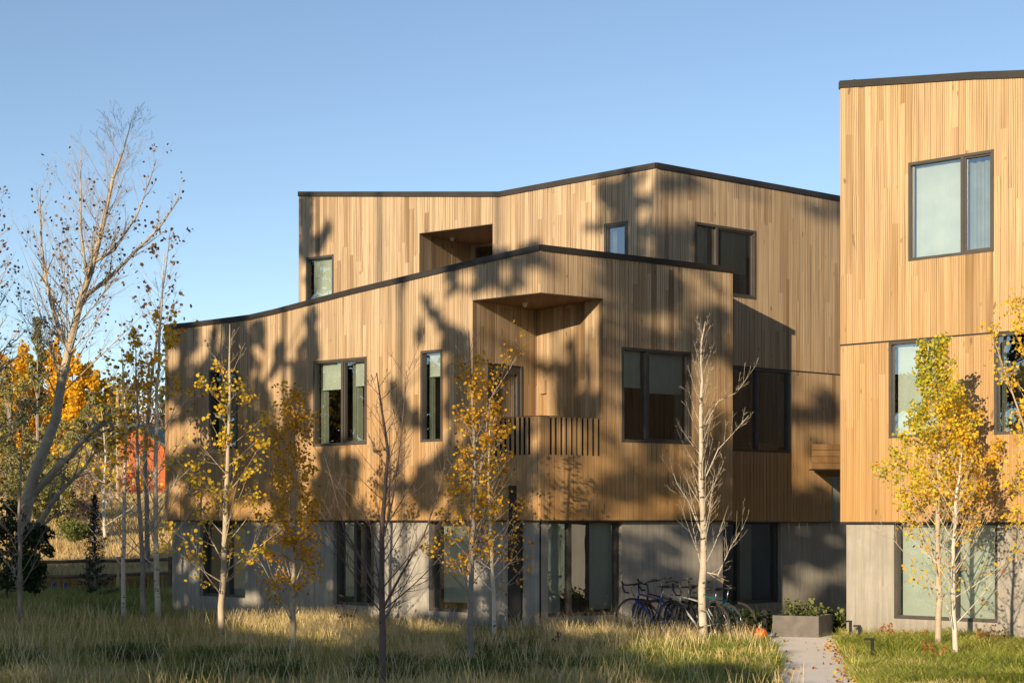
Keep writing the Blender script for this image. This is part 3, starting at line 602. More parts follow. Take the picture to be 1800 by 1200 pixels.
c = n.mix(n.maprange(n.noise(tc, .8, 5, .65), .35, .65), (.15, .12, .05), (.26, .20, .09)); c = n.mix(n.maprange(n.noise(tc, 25, 3), .4, .7, 0, .6), c, (.035, .032, .018))
c = n.mix(n.maprange(sp.outputs[1], 47, 52), c, n.mix(n.maprange(n.noise(tc, .5, 5, .65), .35, .65), (.42, .30, .13), (.56, .41, .20)))
n.ln(c, n.b.inputs['Base Color']); n.bump(n.noise(tc, 14, 4), .8, .05)
np_mesh('ground', V, loops, np.arange(len(b_))*4, np.zeros(len(b_)), GROUNDM, kind='structure')
# path
pe_l = [(1367, 1200), (1369, 1180), (1366, 1160), (1352, 1145), (1334, 1133), (1322, 1126)]
pe_r = [(1503, 1200), (1492, 1175), (1482, 1155), (1474, 1140), (1472, 1130), (1474, 1120)]
PL = [np.array([6.0*.56-.2, 8.0, 0])]+[gnd(*p) for p in pe_l]; PR = [np.array([4.9, 8.0, 0])]+[gnd(*p) for p in pe_r]
PL += [np.array([3.9, 30.0, 0]), np.array([5.0, 30.6, 0]), np.array([6.0, 33.6, 0])]; PR += [np.array([5.9, 30.0, 0]), np.array([6.7, 32, 0]), np.array([7.6, 33.6, 0])]
k = min(len(PL), len(PR)); a = Acc()
for i in range(k-1):
    q = [PL[i], PR[i], PR[i+1], PL[i+1]]; up = np.array([0, 0, .03])
    a.poly([p+up for p in q]); a.poly([q[0]-up*4, q[0]+up, q[3]+up, q[3]-up*4]); a.poly([q[1]+up, q[1]-up*4, q[2]-up*4, q[2]+up])
a.build('path', PATHM, kind='structure')
def on_path(x, y):
    yy = [p[1] for p in PL[:k]]; l = np.interp(y, yy, [p[0] for p in PL[:k]]); yr = [p[1] for p in PR[:k]]; r = np.interp(y, yr, [p[0] for p in PR[:k]])
    return (x > l-.02) & (x < r+.02)
def behind(x, y, W, pad=.05):                          # inside a building, behind one of its faces
    return ((x-W.a[0])*W.n[0]+(y-W.a[1])*W.n[1]) < pad-.1
def free(x, y, pad=.05):
    inA = behind(x, y, WAL, pad) & behind(x, y, WAR, pad) & (y < 45) & (x > A0[0]-.0+ (y-A0[1])*.7)
    inB = behind(x, y, WBL, pad) & behind(x, y, WBR, pad) & (y < 48) & (x > -5)
    inR = behind(x, y, WR, pad) & (((x-R0[0])*WRS.n[0]+(y-R0[1])*WRS.n[1]) < pad)
    return ~(inA | inB | inR | on_path(x, y))

# ---------------------------------------------------------------- light and shade masks of the tall trees west of the place
SH = []
def dk(x, y, rx, ry, ang=0., s=1.): SH.append((1, x, y, rx, ry, R_(ang), s))
def lt(x, y, rx, ry, ang=0., s=1.): SH.append((0, x, y, rx, ry, R_(ang), s))
# wing, left end
dk(300, 600, 45, 50); dk(330, 690, 60, 60); dk(410, 620, 45, 75, 15); dk(390, 700, 50, 70); dk(462, 665, 14, 75, 27); dk(545, 620, 13, 75, 3); dk(440, 790, 52, 100); dk(400, 660, 50, 60); dk(330, 830, 60, 60); dk(492, 850, 34, 95); dk(520, 720, 22, 90)
dk(590, 850, 40, 70); dk(300, 960, 80, 60); dk(400, 990, 120, 90); dk(540, 1000, 120, 110); dk(625, 990, 36, 110); dk(420, 1000, 150, 100); dk(320, 1030, 60, 60)
lt(302, 628, 14, 22); lt(360, 612, 9, 28, 15); lt(385, 600, 7, 18, 15); lt(300, 722, 14, 14); lt(342, 762, 18, 24); lt(306, 775, 20, 28); lt(312, 858, 16, 16); lt(362, 880, 26, 15); lt(312, 988, 14, 16); lt(338, 1018, 12, 20); lt(310, 1060, 14, 22); lt(432, 1052, 26, 13); lt(445, 895, 40, 14); lt(470, 640, 10, 30, 20); lt(500, 700, 10, 60, 10); lt(530, 780, 12, 30)
# wing, middle
dk(698, 700, 12, 32, -28); dk(722, 735, 24, 16, 20); dk(710, 857, 40, 12); dk(752, 855, 22, 42); dk(770, 815, 12, 38, 40); dk(738, 585, 6, 28); dk(768, 555, 11, 38, -33); dk(800, 605, 24, 26); dk(806, 700, 26, 80); dk(812, 830, 26, 90)
dk(822, 488, 42, 34); dk(880, 475, 50, 38); dk(935, 460, 30, 30); dk(868, 500, 30, 14); lt(818, 488, 17, 19); lt(893, 482, 17, 16); lt(943, 491, 12, 22); lt(846, 527, 40, 15, -12); lt(808, 762, 8, 30)
# balcony and below
dk(925, 640, 26, 90); dk(890, 590, 60, 12, 15); dk(965, 690, 24, 60); dk(1010, 705, 48, 32); dk(1052, 640, 8, 80); dk(990, 620, 16, 60); lt(952, 632, 9, 17); lt(1026, 628, 22, 46); lt(895, 565, 40, 10, 15)
dk(880, 820, 75, 100); dk(860, 990, 60, 90); dk(930, 1000, 26, 100); dk(785, 1000, 32, 90); lt(938, 780, 8, 22); lt(936, 895, 12, 12); lt(830, 1006, 20, 24); lt(923, 1060, 15, 26); lt(868, 900, 14, 12)
# right face of the wing
dk(1095, 478, 45, 18, 8); dk(1165, 520, 42, 34); dk(1150, 596, 55, 14); dk(1240, 590, 48, 48); dk(1262, 810, 26, 92); dk(1150, 690, 60, 70, 0, .5); dk(1090, 830, 150, 85, 0, .10); dk(1175, 560, 110, 130, 0, .15); lt(1176, 567, 30, 15); lt(1268, 696, 22, 28); lt(1075, 630, 18, 46)
dk(1020, 1000, 90, 120, 0, .25); dk(1130, 1040, 70, 110, 0, .25); dk(1210, 1060, 90, 60, 0, .35); dk(930, 1000, 20, 110); dk(1250, 925, 70, 25); lt(1225, 978, 42, 26); lt(1050, 1098, 40, 12)
# tall block
dk(537, 400, 14, 80); dk(566, 420, 11, 34, 20); dk(1100, 345, 44, 48); dk(1044, 397, 20, 8); dk(1185, 428, 44, 40); dk(1195, 325, 44, 16, 8); dk(1122, 420, 30, 50); lt(1133, 330, 13, 16); lt(1130, 378, 12, 17); lt(1080, 312, 14, 8)
dk(1417, 730, 28, 18); dk(1452, 715, 24, 30); dk(1442, 797, 22, 16); dk(1430, 890, 50, 32); dk(1440, 960, 50, 36); dk(1460, 1045, 35, 30); lt(1412, 1010, 32, 20); lt(1460, 945, 14, 10)
# grass
dk(200, 1130, 420, 75); dk(700, 1160, 300, 62); dk(980, 1150, 110, 70); dk(1240, 1192, 120, 22); dk(100, 1040, 260, 45); dk(1090, 1140, 60, 40); dk(820, 1105, 200, 25)
lt(525, 1098, 125, 20); lt(1230, 1130, 140, 28); lt(600, 1130, 40, 6); lt(1060, 1112, 60, 10); lt(760, 1100, 50, 8)
SH = np.array(SH)
def shade(px, py, rng):
    s = np.zeros(len(px))
    nz = lambda a_, b_, k_: np.sin(px*a_+k_+1.6*np.sin(py*b_*.7+k_))*np.sin(py*b_-k_*1.7+1.4*np.sin(px*a_*.8))
    wig = .55*nz(.11, .06, 1.)+.55*nz(.21, .10, 2.7)+.35*nz(.37, .19, 5.1)   # ragged, combed edges of boughs
    for kd, cx, cy, rx, ry, an, st in SH:
        dx, dy = px-cx, py-cy; c_, s_ = math.cos(an), math.sin(an)
        q = ((dx*c_+dy*s_)/rx)**2+((-dx*s_+dy*c_)/ry)**2
        m_ = q < 1
        if kd: s = np.where(q < 1.05+np.clip(wig, -.45, .45), np.maximum(s, st), s)
        else: s = np.where(m_, 0., s)
    return s
rg = np.random.default_rng(11)
RHO = 430.
pts = []
def samp_wall(W, u0, u1, z0, z1):
    d = np.array([W.n[0], W.n[1], 0]); cs = max(.05, -(L@d)); n_ = int((u1-u0)*(z1-z0)*cs*RHO)
    u = rg.uniform(u0, u1, n_); z = rg.uniform(z0, z1, n_); P = np.stack([W.a[0]+W.d[0]*u, W.a[1]+W.d[1]*u, z], -1); pts.append(P)
samp_wall(WAL, 0, WAL.len, 0, 7.2); samp_wall(WAR, 0, WAR.len, 0, 7.2); samp_wall(WBL, 0, WBL.len, 6.5, 9.9); samp_wall(WBR, 0, WBR.len, 0, 9.5)
n_ = int(30*30*math.sin(R_(SUN_EL))*RHO); P = np.stack([rg.uniform(-17, 9, n_), rg.uniform(17, 47, n_), np.full(n_, .15)], -1)
P = P[free(P[:, 0], P[:, 1])]; pts.append(P)
P = np.concatenate(pts); px = CX+F*P[:, 0]/P[:, 1]; py = HY-F*(P[:, 2]-EZ)/P[:, 1]
# a point of the tall block hidden behind the wing gets its light through the wing: skip it
keep = rg.random(len(P)) < shade(px, py, rg); P = P[keep]
# crowns: the shade travels back along the sun to the trees that throw it
perp = np.array([L[1], -L[0]])/ce; s_perp = P[:, :2]@perp
q_ = np.quantile(s_perp, [0, .14, .28, .42, .56, .7, .85, 1]); 
TR_LABELS = ['tall evergreen beyond the left edge of the view, westernmost of its row', 'tall evergreen west of the meadow, second of its row from the west', 'tall evergreen west of the meadow, third of its row from the west', 'tall evergreen standing mid-row west of the meadow', 'tall evergreen west of the meadow, third of its row from the east', 'tall evergreen west of the meadow, second of its row from the east', 'tall evergreen nearest the camera in the row west of the meadow']
for i in range(7):
    m_ = (s_perp >= q_[i]) & (s_perp <= q_[i+1]); Q = P[m_]
    T = 26+rg.normal(0, .5, len(Q))+(i % 3)*1.2+(5 if i > 4 else 0)
    C_ = Q-L[None, :]*T[:, None]; C_ = C_[(C_[:, 2] > .3) & ((C_[:, 1] < 0) | (C_[:, 0] < -.37*C_[:, 1]-.4))]
    # unseen crown tops, added above the shading leaves to hold back skylight
    nu_ = 2600; sp_ = rg.uniform(q_[i]-.6, q_[i+1]+.6, nu_); Tm = 26+(i % 3)*1.2+(5 if i > 4 else 0); fz_ = rg.random(nu_)**1.2; al = P[:, :2]@(L[:2]/ce)
    tip = 26+(i*3 % 5); sm = (q_[i]+q_[i+1])/2; sp_ = sm+(sp_-sm)*(1.15-fz_*.85)*1.3
    along = np.median(Q[:, :2]@(L[:2]/ce))-Tm*ce+rg.normal(0, 1.6, nu_)*(1.1-fz_)
    U = np.stack([perp[0]*sp_+L[0]/ce*along, perp[1]*sp_+L[1]/ce*along, 20.5+(tip+2-20.5)*fz_], -1)
    U = U[(U[:, 0] < -.48*U[:, 1]-.8) | (U[:, 1] < 0)]; nu_ = len(U); C_ = np.concatenate([C_, U])
    cen = np.median(C_[:-nu_], axis=0); base = np.array([cen[0], cen[1], 0.])
    t = empty('evergreen_tree', tuple(base), TR_LABELS[i], 'tree', 'evergreens west of the meadow')
    leaves('crown', C_, np.concatenate([rg.uniform(.14, .24, len(C_)-nu_), rg.uniform(.35, .6, nu_)]), rg.uniform(0, 1, len(C_)), SPRUCE, t, rng=rg, origin=(0, 0, 0))
    a = Acc(); top = C_[:, 2].max(); a.tube([base, base+np.array([0, 0, top*.5]), base+np.array([0, 0, top])], [.08, .055, .015], 8)
    for b in C_[rg.integers(0, len(C_), 60)]:
        z0_ = max(.5, b[2]-rg.uniform(.2, 1.)); p0 = np.array([base[0], base[1], min(z0_, top)]); a.tube([p0, (p0+b)/2+(0, 0, -.1), b], [.03, .02, .008], 4, cap=False)
    a.build('trunk', BARKG, t)

# ================================================================= TREES
def path_pts(p0, d, L_, n, rng, bend=.25, wob=.12):
    pts = [p0.copy()]; d = d/np.linalg.norm(d); st = L_/n
    for i in range(n):
        d = d+np.array([0, 0, bend/n])+rng.normal(0, wob, 3)/n**.5*.5; d /= np.linalg.norm(d); pts.append(pts[-1]+d*st)
    return pts
def tree(name, label, trunk_px, r0, D, nb, zone, blen, seed, barkm, cat='tree', group=None, elev=(35, 60), sub=(3, 6), twig=(2, 5), r1=.006,
         leafn=0, leafsz=.045, leafm=None, tintf=None, lzone=(0, 1), extra=(), spread=1., bend=.3, leafspread=.12, brat=.27, flat=1., subl=.5, tw=.35):
    rng = np.random.default_rng(seed); T = [at(x, y, D+dd) for x, y, dd in trunk_px]
    base = T[0].copy()
    base[2] = float(hgt(base[0], base[1]))-.05; T[0] = base
    tr_ = empty(name, tuple(base), label, cat, group); a = Acc()
    # smooth trunk
    cum = np.cumsum([0]+[np.linalg.norm(T[i+1]-T[i]) for i in range(len(T)-1)]); H = cum[-1]
    def tp(t):
        s_ = t*H; return np.array([np.interp(s_, cum, [q[k] for q in T]) for k in range(3)])
    def tr(t): return r0*(1-t)**.8*.97+r1
    K = 16; a.tube([tp(i/K)+(rng.normal(0, r0*.12, 3) if 0 < i < K else 0) for i in range(K+1)], [tr(i/K)*(1.12 if i == 0 else 1) for i in range(K+1)], 9)
    tips = []; ga = rng.uniform(0, 6.28)
    def limb(p0, d, L_, r, lvl, t):
        n_ = 6 if lvl == 0 else (4 if lvl == 1 else 3)
        pp = path_pts(p0, d, L_, n_, rng, bend=bend, wob=.22 if lvl else .14)
        rr = [max(.0018, r*(1-.85*i/n_)) for i in range(n_+1)]; a.tube(pp, rr, 6 if lvl == 0 else (4 if lvl == 1 else 3), cap=False)
        if lvl >= 1: tips.extend([(q, t) for q in pp[1:]])
        if lvl < 2:
            ns = rng.integers(*(sub if lvl == 0 else twig)); ns = int(max(1, round(ns*min(1.6, .5+L_*.7)))) if lvl == 0 else ns
            for _ in range(ns):
                f = rng.uniform(.2, .98); i = min(int(f*n_), n_-1); q = pp[i]+(pp[i+1]-pp[i])*(f*n_-i); dd = pp[i+1]-pp[i]; dd /= np.linalg.norm(dd)
                sd = rng.normal(size=3); sd -= (sd@dd)*dd; sd /= np.linalg.norm(sd); sd[1] *= flat
                limb(q, dd+sd*rng.uniform(.5, .95), L_*(1-f*.55)*rng.uniform(tw, subl), r*(1-.7*f)*.55, lvl+1, t)
    for k in range(nb):
        t = zone[0]+(zone[1]-zone[0])*((k+rng.uniform(0, 1))/nb); ga += 2.4+rng.normal(0, .25); e = R_(rng.uniform(*elev)); L_ = blen(t)*rng.uniform(.7, 1.15)
        d = np.array([math.cos(ga)*math.cos(e)*spread, math.sin(ga)*math.cos(e)*spread*flat, math.sin(e)]); limb(tp(t), d, L_, max(.004, tr(t)*brat), 0, t)
    for (t, pl, r) in extra:                          # limbs drawn through given points
        pp = [tp(t)]+[at(x, y, D+dd) for x, y, dd in pl]; n_ = len(pp)-1
        a.tube(pp, [max(.004, r*(1-.85*i/n_)) for i in range(n_+1)], 6, cap=False)
        for i in range(n_):
            for _ in range(rng.integers(3, 6)):
                f = rng.uniform(0, 1); q = pp[i]+(pp[i+1]-pp[i])*f; dd = (pp[i+1]-pp[i]); dd /= np.linalg.norm(dd); sd = rng.normal(size=3); sd -= (sd@dd)*dd; sd /= np.linalg.norm(sd); sd[1] *= flat
                limb(q, dd+sd*.7+(0, 0, .2), rng.uniform(.4, 1.)*blen(t)*.45, r*(1-.8*(i+f)/n_)*.45, 1, t)
    a.build('trunk', barkm, tr_, smooth=True)
    if leafn:
        tp_ = np.array([q for q, t in tips if lzone[0] <= t <= lzone[1]]); 
        # leaves gather in bunches on some of the twigs
        w_ = rng.random(len(tp_))**1.6; w_ /= w_.sum(); idx = rng.choice(len(tp_), leafn, p=w_)
        P = tp_[idx]+rng.normal(0, leafspread*.5, (leafn, 3)); tint = tintf(P, rng); leaves('crown', P, leafsz, np.clip(tint, 0, 1), leafm or ASPEN, tr_, rng=rng, origin=(0, 0, 0))
    return tr_
def pxy(P): return CX+F*P[:, 0]/P[:, 1], HY-F*(P[:, 2]-EZ)/P[:, 1]
gold = lambda m, s: (lambda P, r: r.normal(m, s, len(P)))

tree('young_tree', 'thin bare young tree in the shaded grass near the left edge', [(33, 1100, 0), (36, 1000, 0), (33, 900, 0), (40, 745, 0)], .05, 32.4, 22, (.15, .97), lambda t: 1.5*(1-t)+.35, 21, BARKG, spread=1.1, leafn=25, leafm=DRYLEAF, leafsz=.05, tintf=gold(.3, .2))
tree('aspen_tree', 'slim aspen with yellow leaves, leftmost of the three before the rail fence', [(219, 1092, 0), (216, 1000, 0), (219, 880, 0), (222, 740, 0), (214, 620, 0)], .05, 34, 26, (.2, .95), lambda t: 1.3*(1-t)+.5, 22, BARKW, leafn=520, leafsz=.075, tintf=gold(.52, .14), lzone=(.45, .95), spread=1.15)
tree('aspen_tree', 'slim grey aspen with few leaves, middle one of the three before the rail fence', [(253, 1096, 0), (250, 980, 0), (243, 850, 0), (241, 700, 0), (238, 600, 0)], .055, 33.3, 26, (.2, .95), lambda t: 1.4*(1-t)+.4, 23, BARKG, leafn=260, leafsz=.08, tintf=gold(.40, .14), lzone=(.5, .9), spread=1.)
tree('aspen_tree', 'tallest aspen by the left building corner, golden bunches low and bare top', [(278, 1090, 0), (275, 1000, 0), (273, 860, 0), (276, 700, 0), (282, 560, 0), (290, 440, 0)], .062, 34, 40, (.15, .97), lambda t: 1.7*(1-t)+.5, 24, BARKW, leafn=560, leafsz=.085, tintf=gold(.5, .14), lzone=(.50, .76), spread=1., elev=(35, 65))
tree('aspen_tree', 'pale aspen with airy yellow leaves in front of the narrow left window', [(388, 1130, 0), (392, 1000, 0), (397, 880, 0), (403, 760, 0), (404, 570, 0)], .060, 28.1, 34, (.12, .97), lambda t: 1.75*(1-t)**.9+.25, 25, BARKT, leafn=1500, leafsz=.060, tintf=gold(.58, .12), lzone=(.1, .80), spread=1.15, elev=(30, 58), brat=.25)
tree('aspen_tree', 'dense brown and gold aspen left of the two-light window', [(516, 1155, 0), (514, 1050, 0), (517, 950, 0), (518, 850, 0), (516, 702, 0)], .046, 25.5, 38, (.12, .97), lambda t: .95*(1-t)**.7+.28, 26, BARKT, leafn=3300, leafsz=.046, tintf=gold(.36, .10), lzone=(.1, 1), spread=.85, elev=(45, 68), brat=.25)
tree('young_tree', 'bare dark reddish young tree with forked limbs in the middle foreground', [(672, 1222, 0), (673, 1060, 0), (671, 930, 0), (682, 800, 0), (662, 655, 0)], .043, 19.8, 34, (.22, .97), lambda t: 1.6*(1-t)**.9+.22, 27, BARKR, spread=1.05, elev=(32, 56), twig=(3, 6), extra=((.28, [(705, 1010, 0), (745, 940, 0), (770, 870, -.3), (785, 800, -.3)], .018), (.3, [(640, 990, 0), (605, 930, .2), (585, 850, .2), (565, 780, .2)], .017), (.48, [(690, 880, 0), (705, 770, 0), (712, 690, 0), (714, 650, 0)], .013)), brat=.25)
tree('aspen_tree', 'slender aspen with small yellow leaves before the balcony, the nearer of two', [(828, 1180, 0), (827, 1060, 0), (831, 930, 0), (835, 800, 0), (824, 580, 0)], .041, 22.8, 38, (.2, .97), lambda t: .98*(1-t)**.8+.22, 28, BARKG, leafn=2600, leafsz=.042, tintf=gold(.38, .12), lzone=(.2, .86), spread=1., elev=(35, 62), extra=((.45, [(862, 700, 0), (895, 650, 0), (916, 610, 0)], .012),), brat=.25)
tree('aspen_tree', 'white stemmed aspen close to the black downspout, the farther of two', [(869, 1133, 0), (868, 1040, 0), (863, 950, 0), (858, 850, 0), (862, 735, 0)], .036, 27.8, 26, (.2, .97), lambda t: 1.05*(1-t)**.8+.3, 29, BARKW, leafn=900, leafsz=.05, tintf=gold(.28, .14), lzone=(.15, 1), spread=1.1, elev=(25, 55))
tree('young_tree', 'leafless cream barked tree standing in front of the bicycles', [(1236, 1135, 0), (1234, 1050, 0), (1237, 950, 0), (1232, 800, 0), (1233, 600, 0), (1240, 565, 0)], .072, 27.5, 38, (.22, .98), lambda t: 1.0*(1-t)**.6+.3, 30, BARKC, spread=.85, elev=(48, 72), extra=((.24, [(1262, 1010, 0), (1285, 960, 0), (1307, 925, 0)], .018), (.34, [(1210, 880, 0), (1190, 850, 0), (1180, 820, 0)], .016), (.5, [(1262, 790, 0), (1290, 760, 0), (1316, 730, 0)], .012), (.66, [(1262, 705, 0), (1295, 690, 0), (1316, 660, 0)], .011)), leafn=10, leafm=DRYLEAF, leafsz=.07, tintf=gold(.8, .1), brat=.16, twig=(1, 4), sub=(2, 5))
def tint11(P, r):
    x, y = pxy(P); return np.clip(.80-(y-640)/330*.30+(1650-x)/110*.16, .42, .98)+r.normal(0, .15, len(P))
tree('aspen_tree', 'leafy aspen turning from green to orange against the sunlit right building', [(1649, 1150, 0), (1651, 1040, 0), (1648, 900, 0), (1652, 770, 0), (1640, 612, 0)], .052, 26.0, 46, (.2, .97), lambda t: 1.85*(1-t)**.85+.22, 31, BARKT, leafn=7000, leafsz=.052, tintf=tint11, lzone=(.28, 1), spread=.95, elev=(40, 62), brat=.25)
tree('aspen_tree', 'bright white aspen stem leaning before the large ground floor window', [(1681, 1172, 0), (1675, 1060, 0), (1676, 960, 0), (1680, 880, 0), (1692, 790, 0)], .042, 23.9, 30, (.16, .97), lambda t: 1.15*(1-t)**.7+.25, 32, BARKW, leafn=420, leafsz=.045, tintf=gold(.45, .2), lzone=(.1, 1), spread=1.2, elev=(32, 58), brat=.25)
tree('aspen_tree', 'golden aspen whose branches reach in from the right edge', [(1850, 1170, 0), (1846, 1000, 0), (1838, 850, 0), (1828, 700, 0), (1800, 540, 0)], .07, 24.2, 40, (.2, .97), lambda t: 1.0*(1-t)**.5+.35, 33, BARKT, leafn=2900, leafsz=.05, tintf=gold(.60, .08), lzone=(.22, 1), spread=.95, elev=(30, 60), extra=((.5, [(1790, 720, 0), (1762, 640, 0), (1745, 590, 0)], .02),))

# big old trees at the left
BT = tree('cottonwood_tree', 'large bare cottonwood with a pale leaning trunk, tallest tree on the left', [(25, 985, 0), (42, 905, 0), (70, 810, 0), (95, 735, 0), (112, 655, 0), (121, 605, 0), (140, 530, 0), (165, 460, 0), (185, 380, 0), (205, 300, 0), (232, 210, 0)], .205, 46, 62, (.40, .99), lambda t: 3.7*(1-t)**.6+.5, 41, BARKT, brat=.18, spread=1., elev=(36, 66), sub=(5, 9), twig=(5, 9),
     extra=((.52, [(108, 590, 0), (92, 540, 0), (80, 490, 0), (72, 420, 0), (70, 330, 0)], .09), (.6, [(150, 520, .5), (190, 490, .5), (230, 450, .5), (280, 400, .5), (318, 345, .5)], .085), (.66, [(150, 470, -.3), (142, 400, -.3), (142, 330, -.3), (142, 260, -.3)], .05), (.2, [(110, 810, 0), (160, 760, 0), (200, 725, 0), (225, 705, 0)], .12), (.08, [(100, 870, 0), (150, 820, 0), (170, 790, 0)], .1), (.7, [(200, 440, .2), (240, 380, .2), (262, 320, .2), (275, 280, .2)], .05)),
     leafn=700, leafm=DRYLEAF, leafsz=.085, tintf=gold(.4, .25), leafspread=.2, lzone=(.0, .75))
tree('cottonwood_tree', 'bare cottonwood half cut off by the left edge', [(-75, 1010, 0), (-60, 850, 0), (-45, 700, 0), (-30, 550, 0), (-15, 430, 0), (0, 330, 0)], .2, 44, 40, (.3, .98), lambda t: 2.8*(1-t)**.7+.4, 42, BARKT, spread=1., elev=(25, 60), sub=(4, 8), twig=(3, 6), leafn=520, leafm=DRYLEAF, leafsz=.085, tintf=gold(.25, .2), leafspread=.2)
tree('cottonwood_tree', 'slim bare tree rising behind the left end of the roof', [(262, 985, 0), (255, 800, 0), (268, 650, 0), (285, 520, 0), (300, 400, 0)], .09, 52, 30, (.35, .97), lambda t: 2.2*(1-t)**.7+.7, 43, BARKG, spread=1., elev=(30, 62), leafn=380, leafm=DRYLEAF, leafsz=.12, tintf=gold(.35, .2), leafspread=.2)
tree('bare_shrub_tree', 'pale branching shrub before the red cabin', [(185, 990, 0), (182, 880, 0), (186, 800, 0), (178, 720, 0)], .07, 62, 26, (.1, .95), lambda t: 2.2*(1-t)+.8, 44, BARKW, spread=1.2, elev=(15, 50), leafn=260, leafsz=.15, tintf=gold(.55, .1))

patch0 = lambda x: .5+.5*np.sin(x*.35)*np.cos(x*.13+1)
def cloud(name, label, cat, cxp, ytop, ybot, wpx, D, n_, size, m_, tint, seed, shape='oval', trunkm=BARKG, group=None, clumps=26, kind=None, tr=.12, aspect=1.):
    """crown of many leaf-sized faces gathered in clumps, over a trunk with limbs"""
    rng = np.random.default_rng(seed); top = at(cxp, ytop, D); bot = at(cxp, ybot, D); gz = float(hgt(bot[0], D)); W_ = wpx*D/F/2; H = top[2]-bot[2]
    base = np.array([bot[0], D, gz]); t = empty(name, tuple(base), label, cat, group, kind)
    cc = []
    for k in range(clumps):
        f = (k+.5)/clumps
        if shape == 'cone': rr = W_*(1-f)**.85
        elif shape == 'column': rr = W_*min(1, 2.2*(1-f)**.6)*min(1, f*4+.4)
        else: rr = W_*math.sqrt(max(0, 1-(2*f-1)**2))
        q = rng.uniform(.25, 1)*rr; th = rng.uniform(0, 6.28); cc.append((bot[0]+q*math.cos(th), D+q*math.sin(th), bot[2]+f*H, rng.uniform(.55, 1)*max(.25, rr*.42)))
    cc = np.array(cc); w_ = cc[:, 3]**2; idx = rng.choice(len(cc), n_, p=w_/w_.sum()); g = rng.normal(size=(n_, 3)); g /= np.linalg.norm(g, axis=1)[:, None]; g *= rng.uniform(.35, 1, (n_, 1))**.5
    P = cc[idx, :3]+g*cc[idx, 3:4]*np.array([1, 1, .8 if shape != 'column' else 1.5])
    P[:, 2] = np.maximum(P[:, 2], gz+.05)
    leaves('crown', P, size, np.clip(rng.normal(tint[0], tint[1], n_)+(rng.uniform(-.2, .2, len(cc)))[idx], 0, 1), m_, t, rng=rng, origin=(0, 0, 0), aspect=aspect)
    a = Acc(); tp = base+np.array([0, 0, (bot[2]-gz)+H*.9]); a.tube([base, (base+tp)/2, tp], [tr, tr*.6, .02], 7)
    for c_ in cc[::2]:
        p0 = base+np.array([0, 0, max(.2, (c_[2]-gz)*.75)]); a.tube([p0, c_[:3]], [tr*.25, .015], 4, cap=False)
    a.build('trunk', trunkm, t); return t
pop = 'golden poplars beyond the field'
for i, (x, y, w_, D, lb) in enumerate([(-8, 612, 90, 118, 'golden poplar at the left edge beyond the junipers'), (38, 600, 70, 122, 'golden poplar just left of the pointed juniper top'), (95, 596, 60, 120, 'golden poplar directly left of the pale leaning trunk'), (128, 612, 56, 117, 'golden poplar right behind the pale leaning trunk'), (158, 640, 50, 123, 'smaller golden poplar right of the pale leaning trunk'), (182, 668, 44, 125, 'lowest golden poplar, between the leaning trunk and the red cabin')]):
    cloud('poplar_tree', lb, 'tree', x, y, 850, w_*1.35, D, 9000, .22, GOLDF, (.30, .2), 50+i, 'column', group=pop, clumps=46)
jg = 'junipers beyond the fence'
for i, (x, y, yb, w_, D, lb, tn, sh) in enumerate([(66, 560, 900, 110, 72, 'tall pointed juniper in front of the golden poplars', .5, 'cone'), (18, 640, 930, 110, 66, 'broad juniper at the left edge beyond the fence', .55, 'oval'), (108, 740, 920, 90, 64, 'rounded yellow green juniper below the pale trunk', .7, 'oval'), (55, 780, 950, 90, 60, 'low juniper at the foot of the cottonwood', .6, 'oval'), (285, 680, 870, 60, 122, 'dark juniper peeking out behind the building corner', .2, 'cone'), (215, 655, 880, 70, 112, 'dusky juniper above the red cabin roof', .45, 'oval'), (160, 690, 880, 80, 108, 'dusky juniper left of the red cabin', .5, 'oval')]):
    cloud('juniper_tree', lb, 'tree', x, y, yb, w_, D, 12000, .11*D/66, JUNIP, (tn, .22), 60+i, sh, group=jg, clumps=60, aspect=.45)
bg_ = 'brush around the golden field'
for i, (x, y, yb, w_, D, lb, m_, tn) in enumerate([(128, 862, 925, 90, 70, 'reddish brown brush at the edge of the golden field', BRUSHM, .35), (185, 872, 915, 60, 80, 'pale brush left of the red cabin', BRUSHM, .8), (180, 815, 900, 44, 96, 'grey brown brush left of the tan pole', BRUSHM, .5), (255, 882, 915, 100, 94, 'low green hedge along the foot of the red cabin', GREENL, .75), (225, 902, 935, 90, 78, 'yellow green bush right of the small spruce', GREENL, .9), (150, 780, 880, 90, 100, 'tan thicket behind the leaning cottonwood limbs', BRUSHM, .7), (130, 920, 945, 50, 58, 'small yellow bush left of the small spruce', GREENL, .9)]):
    cloud('bush', lb, 'bush', x, y, yb, w_, D, 5200, .075*D/66, m_, (tn, .2), 80+i, 'oval', group=bg_, clumps=34, tr=.04, aspect=.5)
for i, (x, y, w_, lb) in enumerate([(12, 880, 110, 'dark shaded shrub at the left edge below the cottonwoods'), (62, 925, 60, 'smaller dark shaded shrub at the left end of the fence')]):
    cloud('shrub', lb, 'bush', x, y, 1035, w_, 43, 3200, .07, GREENL, (.1, .15), 95+i, 'oval', clumps=30, tr=.03, trunkm=BARKR)
# trees west of the view: what the left windows mirror
for i, (x, y, h, lb) in enumerate([(-24, 27, 11, 'broad tree standing left of the view, the nearer of two'), (-21, 34.5, 12, 'broad tree standing left of the view, the farther of two')]):
    cloud('broadleaf_tree', lb, 'tree', CX+F*x/y, HY-(h-EZ)*F/y, HY+(EZ-1.2)*F/y, 9*F/y, y, 16000, .24, GREENL, (.5, .25), 98+i, 'oval', clumps=40)

